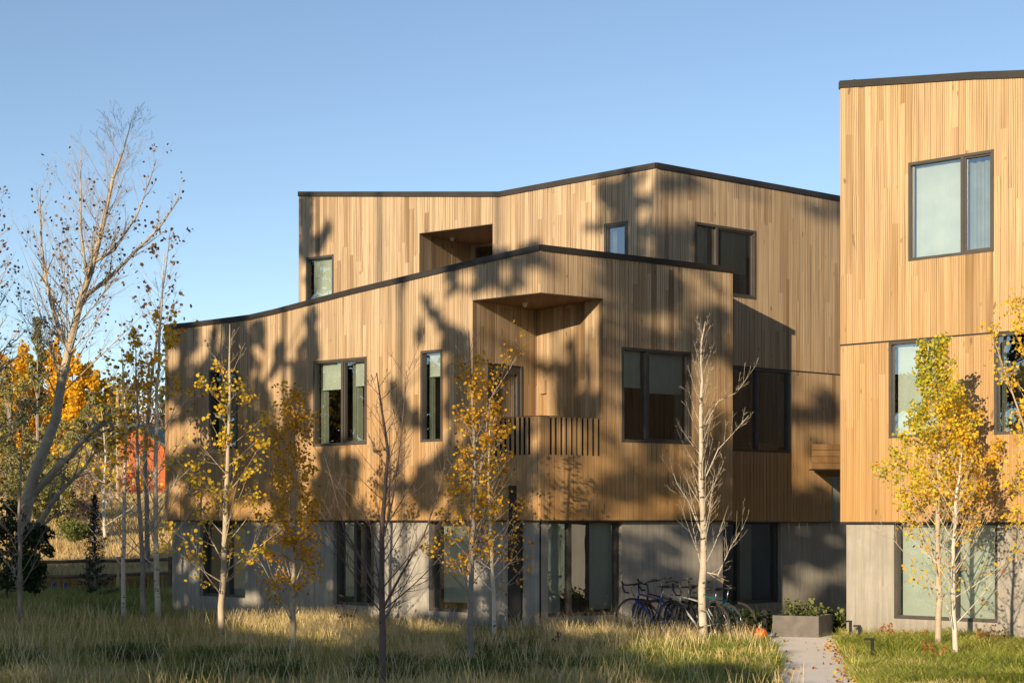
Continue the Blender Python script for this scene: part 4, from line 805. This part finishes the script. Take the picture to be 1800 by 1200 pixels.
for i, (x, y, h, r, lb) in enumerate([(-31, 4, 22, 4, 'added conifer left of the view, opposite the near building'),  # unseen conifers, added to dim the skylight; the first also darkens window reflections
     (2, -24, 22, 5, 'added conifer straight behind the camera'), (12, -20, 21, 5, 'added conifer behind the camera, second towards the right'), (22, -12, 20, 5, 'added conifer behind the camera, third towards the right'), (30, -1, 20, 5, 'added conifer far right beside the camera'), (37, 11, 18, 5, 'added conifer right of the near building')]):
    rng = np.random.default_rng(300+i); t = empty('added_conifer', (x, y, 0), lb, 'tree', 'conifers added round the meadow to hold back skylight'); n_ = 7000; f = rng.random(n_)**1.2; th = rng.uniform(0, 6.28, n_); rr = r*(1-f)**.8*rng.random(n_)**.4*(.75+.25*np.sin(th*5+f*40))
    leaves('crown', np.stack([x+rr*np.cos(th), y+rr*np.sin(th), 1.2+f*(h-1.2)], -1), .5, rng.uniform(0, 1, n_), SPRUCE, t, rng=rng, aspect=.5, origin=(0, 0, 0))
    a = Acc(); a.tube([(x, y, 0), (x, y, h*.95)], [.3, .03], 8); a.build('trunk', BARKG, t)
# far thicket beyond the field
rng = np.random.default_rng(401); n_ = 60000; y_ = rng.uniform(128, 165, n_); x_ = rng.uniform(-.36, .0, n_)*y_; top_ = 6.5+3.0*patch0(x_)+rng.uniform(-1, 1, n_); z_ = hgt(x_, y_)+rng.random(n_)*top_
leaves('far_thicket', np.stack([x_, y_, z_], -1), .42, np.clip(rng.normal(.55, .25, n_), 0, 1), BRUSHM, rng=rng, aspect=.5, label='tan leafless thicket covering the slope beyond the field', category='thicket', kind='stuff')

def spruce(name, label, px_, yt, yb, wpx, D, seed):
    rng = np.random.default_rng(seed); top = at(px_, yt, D); base = at(px_, yb, D); base[2] = float(hgt(base[0], D)); H = top[2]-base[2]; W_ = wpx*D/F/2
    t = empty(name, tuple(base), label, 'tree'); a = Acc(); a.tube([base, top], [.05, .006], 7); P = []
    for k in range(60):
        f = (k/60)**.9; z = base[2]+.12+H*.97*f; r = W_*(1-f)**.8*rng.uniform(.55, 1.1)*(1 if k % 5 else 1.3); th = k*2.4
        d = np.array([math.cos(th), math.sin(th), .25+.3*f]); p0 = np.array([base[0], base[1], z]); p1 = p0+d*r; a.tube([p0, p1], [.012, .003], 3, cap=False)
        m = int(40+170*r); q = rng.uniform(.1, 1, m); P.append(p0+(p1-p0)*q[:, None]+rng.normal(0, .035, (m, 3)))
    P = np.concatenate(P); leaves('crown', P, .06, rng.uniform(0, 1, len(P)), SPRUCE, t, rng=rng, aspect=.35, origin=(0, 0, 0)); a.build('trunk', BARKG, t)
spruce('spruce_tree', 'small dark spruce standing before the rail fence', 166, 870, 1056, 74, 44, 7)

# rail fence
fn = empty('rail_fence', tuple(at(190, 1030, 50)*np.array([1, 1, 0])), 'two-rail weathered timber fence between the shaded grass and the golden field', 'fence')
def fz(y_): return EZ+(HY-y_)*50/F
for (x0, x1, ya, yb) in ((68, 155, 987, 985), (155, 250, 985, 984), (250, 345, 983.5, 980.5), (68, 155, 1013, 1012), (155, 250, 1011.5, 1008), (250, 345, 1007.5, 1005)):
    a = Acc(); A_ = at(x0, ya, 50); B_ = at(x1+4, yb, 50+.1); m_ = (A_+B_)/2+(0, 0, -.015); a.tube([A_, m_, B_], [.055, .05, .055], 8); a.build('rail', WOODPOST, fn, smooth=True)
for x in (62, 155, 209, 300): a = Acc(); p = at(x, 978, 50.08); g_ = p.copy(); g_[2] = -.1; a.tube([g_, p], [.085, .08], 9); a.build('post', POSTT if x in (209,) else WOODPOST, fn)
# red cabin
D_ = 104.; gz = float(hgt(-23, D_)); cb = empty('cabin', tuple(np.array([at(250, 880, D_)[0], D_, gz])), 'red brick-coloured gabled cabin beyond the field', 'house')
REDW = noisy('red_siding', (.50, .125, .032), (.40, .095, .026), 9, .8, .2)
x0, x1, xm = at(206, 0, D_)[0], at(300, 0, D_)[0], at(238, 0, D_)[0]; ze = at(0, 795, D_)[2]; zr = at(0, 748, D_)[2]; zl = at(0, 772, D_)[2]; z0 = gz-.2; a = Acc()
fp = [(x0, z0), (x1, z0), (x1, ze), (xm, zr), (x0, zl)]
a.poly([(x, D_, z) for x, z in fp]); a.poly([(x, D_+7, z) for x, z in reversed(fp)]); a.poly([(x0, D_+7, z0), (x0, D_, z0), (x0, D_, zl), (x0, D_+7, zl)]); a.poly([(x1, D_, z0), (x1, D_+7, z0), (x1, D_+7, ze), (x1, D_, ze)])
for k in range(16):                                   # lapped siding
    zz = z0+.3+k*.27
    if zz < zl-.1: a.box((x0, D_-.03, zz), (x1-x0, 0, 0), (0, .03, 0), (0, 0, .03))
a.build('wall', REDW, cb)
a = Acc(); GRT = noisy('green_trim', (.05, .10, .06), (.035, .07, .045), 5, .6, 0)
for (xa, za, xb, zb2) in ((xm, zr, x1+.5, ze-.22), (xm, zr, x0-.5, zl-.15)):
    a.box((xa, D_-.5, za), (xb-xa, 0, zb2-za), (0, 8, 0), (0, 0, .18))
a.build('roof', GRT, cb)
for (xa, xb, ya, yb) in ((244, 258, 800, 822), (268, 276, 872, 880)):
    a = Acc(); p, q = at(xa, yb, D_-.05), at(xb, ya, D_-.05); a.box(p, (q[0]-p[0], 0, 0), (0, .06, 0), (0, 0, .08)); a.box((p[0], p[1], q[2]-.08), (q[0]-p[0], 0, 0), (0, .06, 0), (0, 0, .08)); a.box(p+(0, -.002, .08), (.07, 0, 0), (0, .06, 0), (0, 0, q[2]-p[2]-.16)); a.box((q[0]-.07, p[1]-.002, p[2]+.08), (.07, 0, 0), (0, .06, 0), (0, 0, q[2]-p[2]-.16))
    f_ = a.build('window', noisy('grey_green_frame', (.30, .33, .26), (.25, .28, .22), 5, .6, 0), cb)
    a = Acc(); a.poly([(p[0], D_-.02, p[2]), (q[0], D_-.02, p[2]), (q[0], D_-.02, q[2]), (p[0], D_-.02, q[2])]); subpart(a, 'pane', ROOM, f_)
a = Acc(); p = at(207, 680, 84); g_ = p.copy(); g_[2] = float(hgt(p[0], 84))-.2; a.tube([g_, p], [.11, .09], 8)
a.build('utility_pole', POSTT, None, label='tan wooden pole standing left of the red cabin', category='pole', origin=tuple(g_))
# small blue marker flags
for i, (x, lb) in enumerate(((91, 'small blue marker flag under the lower rail, the left one'), (112, 'small blue marker flag under the lower rail, the right one'))):
    p = at(x, 1030, 47); g_ = p.copy(); g_[2] = 0; t = empty('marker_flag', tuple(g_), lb, 'flag', 'blue marker flags by the fence'); a = Acc(); a.tube([g_, p+(0, 0, .1)], .006, 4); a.build('stick', WHITE, t)
    a = Acc(); a.box(p+(0, -.004, 0), (.1, 0, 0), (0, .008, 0), (0, 0, .1)); a.poly([p+(0, -.01, 0), p+(.1, -.01, 0), p+(.03, -.02, -.12)]); a.build('flag_cloth', noisy('blue_plastic', (.02, .06, .35), (.02, .05, .28), 5, .5, 0), t)

# ================================================================= BICYCLES
TYRE = noisy('tyre_rubber', (.018, .017, .016), (.035, .033, .03), 9, .8, .1); ALU = noisy('brushed_alloy', (.40, .40, .40), (.28, .28, .28), 8, .35, 0, metal=.9); CHR = noisy('dark_parts', (.03, .03, .032), (.05, .05, .05), 8, .4, 0)
GRIP = noisy('bar_tape', (.015, .015, .016), (.03, .03, .03), 9, .8, 0)
def paint(nm, c): return noisy(nm, c, tuple(x*.8 for x in c), 3, .3, 0, spec=.6)
def bike(label, rear_px, rear_D, heading, lean, col, drop, wr=.345, tyre=.02, group='bicycles parked against the wood wing', seatz=.96, barz=.98, steer=0., rimm=None, seatpost=ALU):
    """x forwards from the rear axle, then turned to the heading"""
    rp = at(rear_px, 0, rear_D); base = np.array([rp[0], rp[1], float(hgt(rp[0], rp[1]))+.02])
    th = math.atan2(heading[1], heading[0]); t = empty('bicycle', tuple(base), label, 'bicycle', group); t.rotation_euler = (0, 0, th)
    cl, sl_ = math.cos(R_(lean)), math.sin(R_(lean))
    def tf(p): x, y, z = p; return np.array([x, y*cl-z*sl_, y*sl_+z*cl])
    def mk(acc, nm, m_, par=t, smooth=False): acc.v = [tuple(tf(v)) for v in acc.v]; me = acc.build(nm, m_, None, smooth=smooth); me.parent = par; me.location = (0, 0, 0); return me
    Z = wr+tyre; rear = np.array([0, 0, Z]); front = np.array([1.0, 0, Z]); bb = np.array([.43, 0, .28]); st = np.array([.27, 0, .76]); ht = np.array([.83, 0, .83]); hb = np.array([.87, 0, .70]); sd = np.array([.21, 0, seatz])
    P_ = paint(label.split()[0]+'_frame_paint', col)
    a = Acc(); a.tube([bb, st], .017, 8); a.tube([st-(0, 0, .03), ht-(0, 0, .02)], .016, 8); a.tube([hb, bb], .02, 8); a.tube([ht, hb], .021, 8)
    for s in (-.05, .05): a.tube([bb+(0, s*.6, 0), rear+(0, s, 0)], .010, 6); a.tube([st+(0, s*.3, -.03), rear+(0, s, 0)], .008, 6)
    mk(a, 'frame', P_, smooth=True)
    a = Acc()
    for s in (-.045, .045): a.tube([hb+(0, s*.7, 0), hb+(.03, s, -.1), front+(0, s, 0)], [.014, .013, .009], 7)
    a.tube([hb, ht+(-.01, 0, .05)], .015, 7); mk(a, 'fork', P_ if drop else CHR, smooth=True)
    def wheel(c_, ang):
        ca, sa = math.cos(ang), math.sin(ang)
        def ring(r, tr_, nseg=40, ns=7):
            g = Acc(); g.tube([c_+np.array([math.cos(q)*r*ca, math.cos(q)*r*sa, math.sin(q)*r]) for q in np.linspace(0, 2*math.pi, nseg+1)], tr_, ns, cap=False); return g
        rim = ring(wr-.012, .011); 
        for k in range(24):
            q = 2*math.pi*k/24; s = .025*(1 if k % 2 else -1); rim.tube([c_+np.array([sa*-s, ca*s, 0]), c_+np.array([math.cos(q)*(wr-.015)*ca, math.cos(q)*(wr-.015)*sa, math.sin(q)*(wr-.015)])], .0022, 3, cap=False)
        rim.tube([c_+np.array([-sa*.05, ca*.05, 0]), c_-np.array([-sa*.05, ca*.05, 0])], .02, 8)
        w_ = mk(rim, 'wheel', rimm or ALU, smooth=True); ty = ring(wr+tyre*.4, tyre); mk(ty, 'tyre', TYRE, par=w_, smooth=True)
    wheel(rear, 0); wheel(front, steer)
    sh = ht+np.array([.0, 0, barz-ht[2]]); a = Acc(); a.tube([ht+(0, 0, .03), sh, sh+(.08, 0, .01)], .014, 7); bc = sh+np.array([.08, 0, .01])
    if drop:
        for s in (-1, 1): a.tube([bc, bc+(0, .17*s, 0), bc+(.03, .205*s, 0), bc+(.10, .21*s, .015), bc+(.12, .21*s, -.05), bc+(.06, .215*s, -.13), bc+(-.03, .215*s, -.13)], .0155, 7); a.tube([bc+(.10, .21*s, .015), bc+(.14, .21*s, .07)], .016, 7); a.tube([bc+(.14, .21*s, .05), bc+(.13, .21*s, -.06)], .006, 5)
    else:
        for s in (-1, 1): a.tube([bc, bc+(-.01, .12*s, .03), bc+(-.05, .29*s, .03)], .0125, 7); a.tube([bc+(-.03, .2*s, .03), bc+(-.055, .31*s, .03)], .018, 8); a.tube([bc+(0, .15*s, .03), bc+(.05, .25*s, .0)], .006, 5)
    a.tube([bc+(0, 0, 0), bc+(.1, .02, -.08), hb+(.05, 0, -.02)], .004, 4); mk(a, 'handlebar', GRIP if drop else CHR, smooth=True)
    a = Acc(); a.tube([st-(0, 0, .03), sd-(0, 0, .04)], .0135, 8); mk(a, 'seatpost', seatpost, smooth=True)
    a = Acc(); a.tube([sd+(-.13, 0, .015), sd+(-.10, 0, .02), sd+(-.03, 0, .015), sd+(.06, 0, .01), sd+(.15, 0, .008)], [.04, .072, .06, .026, .016], 10); a.v = [(x, y, sd[2]+(z-sd[2])*.38) for x, y, z in a.v]; mk(a, 'saddle', GRIP, smooth=True)
    a = Acc(); a.tube([bb+(0, -.07, 0), bb+(0, .07, 0)], .02, 8); cr = bb+np.array([0, -.06, 0])
    a.tube([cr+np.array([math.cos(q)*.09, 0, math.sin(q)*.09]) for q in np.linspace(0, 2*math.pi, 21)], .006, 4, cap=False); a.tube([cr, cr+(.14, -.01, -.09)], .011, 5); a.box(cr+(.10, -.09, -.105), (.09, 0, 0), (0, .08, 0), (0, 0, .02)); c2 = bb+np.array([0, .06, 0]); a.tube([c2, c2+(-.14, .01, .09)], .011, 5); a.box(c2+(-.19, .01, .08), (.09, 0, 0), (0, .08, 0), (0, 0, .02))
    a.tube([cr+(0, 0, .09), rear+(0, -.05, .035)], .004, 4); a.tube([cr+(0, 0, -.09), rear+(0, -.05, -.035)], .004, 4); mk(a, 'crankset', CHR, smooth=True)
    return t
hd = np.array([-.66, .75])
bike('blue drop bar bicycle at the left end of the row', 1186, 28.9, hd, -4, (.012, .035, .20), True, steer=.3)
bike('maroon framed bicycle second from the left, half hidden by the blue one', 1204, 29.2, hd, -6, (.10, .02, .03), False, wr=.33, tyre=.025, steer=-.2)
bike('silver framed bicycle with raised handlebar left of the cream tree trunk', 1231, 28.9, np.array([-.72, .69]), -3, (.34, .34, .35), False, wr=.33, tyre=.028, barz=1.06, steer=.3)
bike('white framed bicycle behind the cream tree trunk', 1260, 28.0, np.array([-.60, .8]), -5, (.50, .50, .48), False, wr=.335, tyre=.028, barz=1.06, steer=-.15)
bike('black bicycle with a red tail reflector right of the tree trunk', 1281, 28.1, hd, -5, (.02, .02, .022), True, wr=.34, tyre=.02, rimm=ALU)
bike('teal framed bicycle at the right end of the row', 1303, 28.8, np.array([-.72, .69]), -6, (.0, .17, .21), False, wr=.345, tyre=.017, rimm=CHR)

# ================================================================= PLANTER, PUMPKINS, PATH LIGHTS
pl_ = [gnd(1358, 1121), gnd(1439, 1123), gnd(1464, 1118)]; f0, f1, f2 = pl_; bk = f0+(f2-f1); h_ = .41
PLM = noisy('planter_concrete', (.16, .145, .13), (.115, .105, .095), 5, .85, .2); t = empty('planter', tuple(f1), 'dark grey square planter box at the end of the path', 'planter'); a = Acc(); up = np.array([0, 0, h_]); ring_o = [f0, f1, f2, bk]; cc = sum(ring_o)/4; ring_i = [cc+(q-cc)*.9 for q in ring_o]; dz = np.array([0, 0, .07])
for i in range(4):
    p, q, r, s = ring_o[i], ring_o[(i+1) % 4], ring_i[(i+1) % 4], ring_i[i]; a.poly([p, q, q+up, p+up]); a.poly([p+up, q+up, r+up, s+up]); a.poly([s+up, r+up, r+up-dz, s+up-dz])
a.build('planter_box', PLM, t); a = Acc(); a.poly([q+up-dz for q in ring_i]); a.build('soil', noisy('potting_soil', (.05, .035, .025), (.03, .02, .015), 12, .95, .5), t)
def herb(label, base, n_, hmax, seed, tint=(.7, .2), lf=.07, m_=GREENL, spread=.2, cat='plant', top=0.):
    rng = np.random.default_rng(seed); t = empty('leafy_plant', tuple(base), label, cat); a = Acc(); P = []
    for _ in range(n_):
        p0 = base+np.array([*rng.normal(0, spread, 2), 0]); L_ = hmax*rng.uniform(.45, 1); d = np.array([*rng.normal(0, .3, 2), 1.]); pp = path_pts(p0, d, L_, 4, rng, 0, .3); a.tube(pp, [.006, .005, .004, .003, .002], 4, cap=False)
        for q in pp[1:]: P += [q+rng.normal(0, lf*.5, 3) for _ in range(4)]
    P = np.array(P); a.build('stem', m_, t); leaves('foliage', P, lf, np.clip(rng.normal(tint[0], tint[1], len(P)), 0, 1), m_, t, rng=rng, origin=(0, 0, 0))
herb('sunlit green stems growing at the right side inside the planter', (f1+f2)/2*.5+(f0+bk)/2*.5+up-dz+np.array([.15, 0, 0]), 11, .36, 1, (.8, .2), .06, spread=.16)
herb('sparse tall stems at the left side inside the planter', f0*.6+bk*.2+f1*.2+up-dz+np.array([.2, .1, 0]), 10, .40, 2, (.5, .3), .05, spread=.12)
herb('leafy green plant between the planter and the pumpkins', gnd(1350, 1114)+np.array([-.02, .3, 0]), 26, .42, 3, (.45, .3), .07, spread=.16)
herb('dark leafy plant behind the pumpkins', gnd(1318, 1112)+np.array([0, .5, 0]), 26, .45, 4, (.3, .25), .07, spread=.2)
herb('green plant at the corner right of the planter', gnd(1476, 1116)+np.array([-.06, .4, 0]), 22, .5, 5, (.5, .3), .08, spread=.14)
herb('red leaved weed low in the grass below the concrete corner', gnd(977, 1148), 8, .34, 6, (.2, .2), .035, leaf_mat('red_weed', [(0, (.12, .02, .02)), (1, (.26, .05, .04))], .2), spread=.05)
for i, (x, y, lb) in enumerate(((1565, 1132, 'reddish weed at the foot of the right building, left of the stems'), (1612, 1134, 'reddish weed just left of the green and orange aspen stem'), (1648, 1168, 'low reddish weed in front of the two aspen stems'), (1752, 1138, 'reddish weed right of the two aspen stems'))):
    herb(lb, gnd(x, y), 8, .38, 7+i, (.6, .3), .045, leaf_mat('rust_weed', [(0, (.25, .06, .02)), (1, (.45, .22, .06))], .3), spread=.12)
herb('thin weed standing before the middle ground floor window', gnd(617, 1110), 4, .75, 12, (.4, .2), .05, BRUSHM, spread=.05)
def pumpkin(label, px_, py_, r, seed, rot=0.):
    g = gnd(px_, py_); t = empty('pumpkin', tuple(g), label, 'pumpkin', 'pumpkins beside the planter'); a = Acc(); nu, nv = 48, 16; V_ = []
    for j in range(nv+1):
        ph = math.pi*j/nv
        for i in range(nu):
            th = 2*math.pi*i/nu; rr = r*(1-.10*abs(math.cos(th*5.)))**1. *(.0+math.sin(ph))**.85; V_.append(g+np.array([rr*math.cos(th), rr*math.sin(th), r*.82*(1-math.cos(ph))-.12*r*math.exp(-(math.sin(ph)*3)**2)*(1 if ph > 1.5 else -1)]))
    b = 0; a.v = [tuple(v) for v in V_]
    for j in range(nv):
        for i in range(nu): i2 = (i+1) % nu; a.f.append((j*nu+i, j*nu+i2, (j+1)*nu+i2, (j+1)*nu+i)); a.uv += [(0, 0)]*4; a.t.append(0); a.m.append(0)
    a.build('pumpkin_body', noisy('pumpkin_skin', (.66, .17, .01), (.50, .11, .01), 7, .45, .1), t, smooth=True)
    a = Acc(); tp = g+np.array([0, 0, r*1.55]); a.tube([tp, tp+(0, 0, r*.25), tp+(r*.18, 0, r*.45)], [r*.13, r*.08, r*.09], 7); a.build('stem', BARKT, t)
pumpkin('larger orange pumpkin nearest the planter', 1335, 1126, .145, 1); pumpkin('smaller orange pumpkin tucked behind the last bicycle wheel', 1314, 1118, .13, 2)
def path_light(label, xp, yt, yb, arm, grp='black bollard lights along the path', wpost=.045):
    g = gnd(xp, yb); D = g[1]; z = EZ+(HY-yt)*D/F; t = empty('path_light', tuple(g), label, 'light', grp); a = Acc(); a.box(g+(-wpost/2, -wpost/2, -.05), (wpost, 0, 0), (0, wpost, 0), (0, 0, z+.05)); a.build('post', BLACK, t)
    a = Acc(); a.box((g[0]-arm, g[1]-wpost/2-.002, z-.028), (arm+wpost/2+.002, 0, 0), (0, wpost+.004, 0), (0, 0, .03)); a.build('lamp_head', BLACK, t)
path_light('black hooked path light in shadow left of the planter', 1344, 1071, 1116, .10, wpost=.06)
path_light('black hooked path light nearest the corner of the right building', 1495, 1090, 1124, .12); path_light('black hooked path light standing in the middle of the right three', 1510.5, 1098, 1128, .10); path_light('tallest looking path light, rising from the fescue beside the path', 1533.5, 1121, 1163, .12)

# ================================================================= GRASS
def blades(name, X_, Y_, Hh, wd, tint, m_, rng, lean=.35, droop=.25, **kw):
    n_ = len(X_); th = rng.uniform(0, 6.28, n_); ln = rng.uniform(.3, 1, n_)*lean; la = rng.uniform(0, 6.28, n_) if 'ang' not in kw else kw.pop('ang')
    z0 = hgt(X_, Y_)-.01; B = np.stack([X_, Y_, z0], -1); sd = np.stack([np.cos(th), np.sin(th), np.zeros(n_)], -1)*(wd/2)[:, None]
    dr = np.stack([np.cos(la)*ln, np.sin(la)*ln, np.zeros(n_)], -1)*Hh[:, None]; up = np.stack([np.zeros(n_), np.zeros(n_), Hh], -1)
    M1 = B+dr*.3+up*.5; M2 = B+dr*.75+up*.85; T_ = B+dr*(1.25)+up*(1-droop*ln[:, None])
    V = np.stack([B-sd, B+sd, M1-sd*.85, M1+sd*.85, M2-sd*.55, M2+sd*.55, T_], 1).reshape(-1, 3); o = (np.arange(n_)*7)[:, None]
    lp = (o+np.array([0, 1, 3, 2, 2, 3, 5, 4, 4, 5, 6])[None]).ravel(); stt = ((np.arange(n_)*11)[:, None]+np.array([0, 4, 8])[None]).ravel()
    return np_mesh(name, V, lp, stt, np.repeat(tint, 3), m_, None, **kw)
rg = np.random.default_rng(77)
def scatter(n_, y0, y1, pw=1.0, xl=-.34, xr=.34):
    y = y0+(y1-y0)*rg.random(n_)**pw; x = rg.uniform(xl, xr, n_)*y; m_ = free(x, y); return x[m_], y[m_]
def patch(x, y, s, k): return .5+.5*np.sin(x*s+k+1.7*np.sin(y*s*.8+k))*np.cos(y*s*1.1-k*.7+1.3*np.sin(x*s*.6))
x, y = scatter(330000, 17, 49, 1.35)
p1 = patch(x, y, 1.1, 1.); p2 = patch(x, y, 2.7, 4.); right = np.clip((x-1.0)/2.5, 0, 1)
tn = np.clip(.40+.38*p1+.22*(p2-.5)+rg.normal(0, .13, len(x))-right*.12-.18*np.clip((y-31)/5, 0, 1), 0, .92); hh = rg.uniform(.08, .23, len(x))*(1+.5*p2)*(.8+.3*p1)
nrp = 1-.6*np.exp(-((x-np.interp(y, [p[1] for p in PL[:k]][:7], [p[0] for p in PL[:7]]))**2)/.04)
blades('meadow_grass', x, y, hh, rg.uniform(.006, .013, len(x)), tn, GRASSM, rg, .7, label='mixed green and straw coloured meadow grass around the trees', category='grass', kind='stuff')
x, y = scatter(16000, 18, 36, 1.2, -.34, .18); pp = patch(x, y, 1.6, 2.); m_ = rg.random(len(x)) < pp**1.5+.08; x, y = x[m_], y[m_]
blades('straw_grass', x, y, rg.uniform(.28, .62, len(x)), rg.uniform(.005, .009, len(x)), np.clip(rg.normal(.84, .1, len(x)), 0, 1), GRASSM, rg, .5, .4, label='tall dry straw stems standing above the meadow', category='grass', kind='stuff')
# straw tufts in the strip of sun and before the bicycles
cx_, cy_ = [], []
for (xa, xb, ya, yb, n_) in ((400, 640, 1085, 1112, 60), (440, 760, 1095, 1125, 50), (950, 1230, 1100, 1150, 60), (1180, 1330, 1120, 1150, 18), (600, 900, 1120, 1170, 40), (900, 1100, 1110, 1170, 45)):
    for _ in range(n_): g = gnd(rg.uniform(xa, xb), rg.uniform(ya, yb)); cx_.append(g[0]); cy_.append(g[1])
cx_ = np.repeat(cx_, 34)+rg.normal(0, .06, len(cx_)*34); cy_ = np.repeat(cy_, 34)+rg.normal(0, .06, len(cy_)*34); m_ = free(cx_, cy_); cx_, cy_ = cx_[m_], cy_[m_]
blades('straw_tufts', cx_, cy_, rg.uniform(.2, .52, len(cx_)), rg.uniform(.005, .009, len(cx_)), np.clip(rg.normal(.86, .1, len(cx_)), 0, 1), GRASSM, rg, .6, .5, label='bleached straw tufts in the strip of low sun', category='grass', kind='stuff')
# fescue mounds
def mounds(name, cen, n_, ln, tint, label, rr=.32):
    X_, Y_, A_, H_, T_ = [], [], [], [], []
    for (mx_, my_, s_) in cen:
        q = int(n_*s_); r = rg.random(q)**.6*rr*s_*.55; a_ = rg.uniform(0, 6.28, q); X_.append(mx_+r*np.cos(a_)); Y_.append(my_+r*np.sin(a_)); A_.append(a_+rg.normal(0, .5, q)); H_.append(rg.uniform(.6, 1.1, q)*ln*s_); T_.append(rg.normal(tint, .16, q)+rg.normal(0, .13))
    X_, Y_, A_, H_, T_ = map(np.concatenate, (X_, Y_, A_, H_, T_)); m_ = free(X_, Y_)
    blades(name, X_[m_], Y_[m_], H_[m_], rg.uniform(.005, .010, m_.sum()), np.clip(T_[m_], 0, 1), FESCUE, rg, 1.15, .35, ang=A_[m_], label=label, category='grass', kind='stuff')
def fill(xa, xb, ya, yb, n_, s0=.8, s1=1.3): return [(*gnd(rg.uniform(xa, xb), rg.uniform(ya, yb))[:2], rg.uniform(s0, s1)) for _ in range(n_)]
c1 = [c for c in fill(1476, 1830, 1126, 1215, 200, .6, 1.6) if not on_path(c[0], c[1])]
mounds('fescue_grass', [c for c in c1 if not any(abs(c[0]-gnd(*q)[0]) < .32 and gnd(*q)[1]-1.5 < c[1] < gnd(*q)[1]+.2 for q in ((1493, 1124), (1508, 1128), (1530, 1163)))], 290, .23, .54, 'lush arching green fescue mounds right of the path')
c2 = [c for c in fill(1040, 1372, 1132, 1215, 150) if not on_path(c[0]+.1, c[1])]; mounds('fescue_grass', c2, 300, .25, .48, 'arching green fescue mounds left of the path below the bicycles')
c3 = fill(330, 500, 1160, 1210, 16)+fill(790, 1000, 1140, 1200, 30)+fill(190, 260, 1140, 1180, 6)+fill(640, 720, 1170, 1210, 8)+fill(0, 60, 1160, 1200, 6); mounds('fescue_grass', c3, 330, .30, .12, 'dark green fescue clumps scattered through the shaded meadow')
c4 = [c for c in fill(1440, 1482, 1104, 1124, 10, .6, .9)+fill(1280, 1318, 1124, 1134, 6, .5, .7)]; mounds('fescue_grass', c4, 200, .26, .6, 'small sunlit grass tufts beside the planter and pumpkins')
# golden field beyond the fence
n_ = 120000; y = 50.5+50*rg.random(n_)**1.3; x = rg.uniform(-.33, -.17, n_)*y
blades('field_grass', x, y, rg.uniform(.35, .8, n_)*(.8+.4*patch(x, y, .5, 2)), rg.uniform(.02, .035, n_), np.clip(rg.normal(.5, .2, n_)-.2*patch(x, y, .7, 5), 0, 1), FIELDM, rg, .3, label='tall golden dry grass beyond the rail fence', category='grass', kind='stuff')
# fallen leaves on the path edge
n_ = 260; yy = rg.uniform(20, 29, n_); xx = np.where(rg.random(n_) < .75, np.interp(yy, [p[1] for p in PR[:8]], [p[0] for p in PR[:8]])-rg.exponential(.10, n_), np.interp(yy, [p[1] for p in PL[:8]], [p[0] for p in PL[:8]])+rg.exponential(.12, n_))
P = np.stack([xx, yy, np.full(n_, .045)], -1); leaves('fallen_leaves', P, .045, np.clip(rg.normal(.25, .15, n_), 0, 1), ASPEN, rng=rg, label='fallen orange leaves along the edges of the path', category='leaves', kind='stuff')
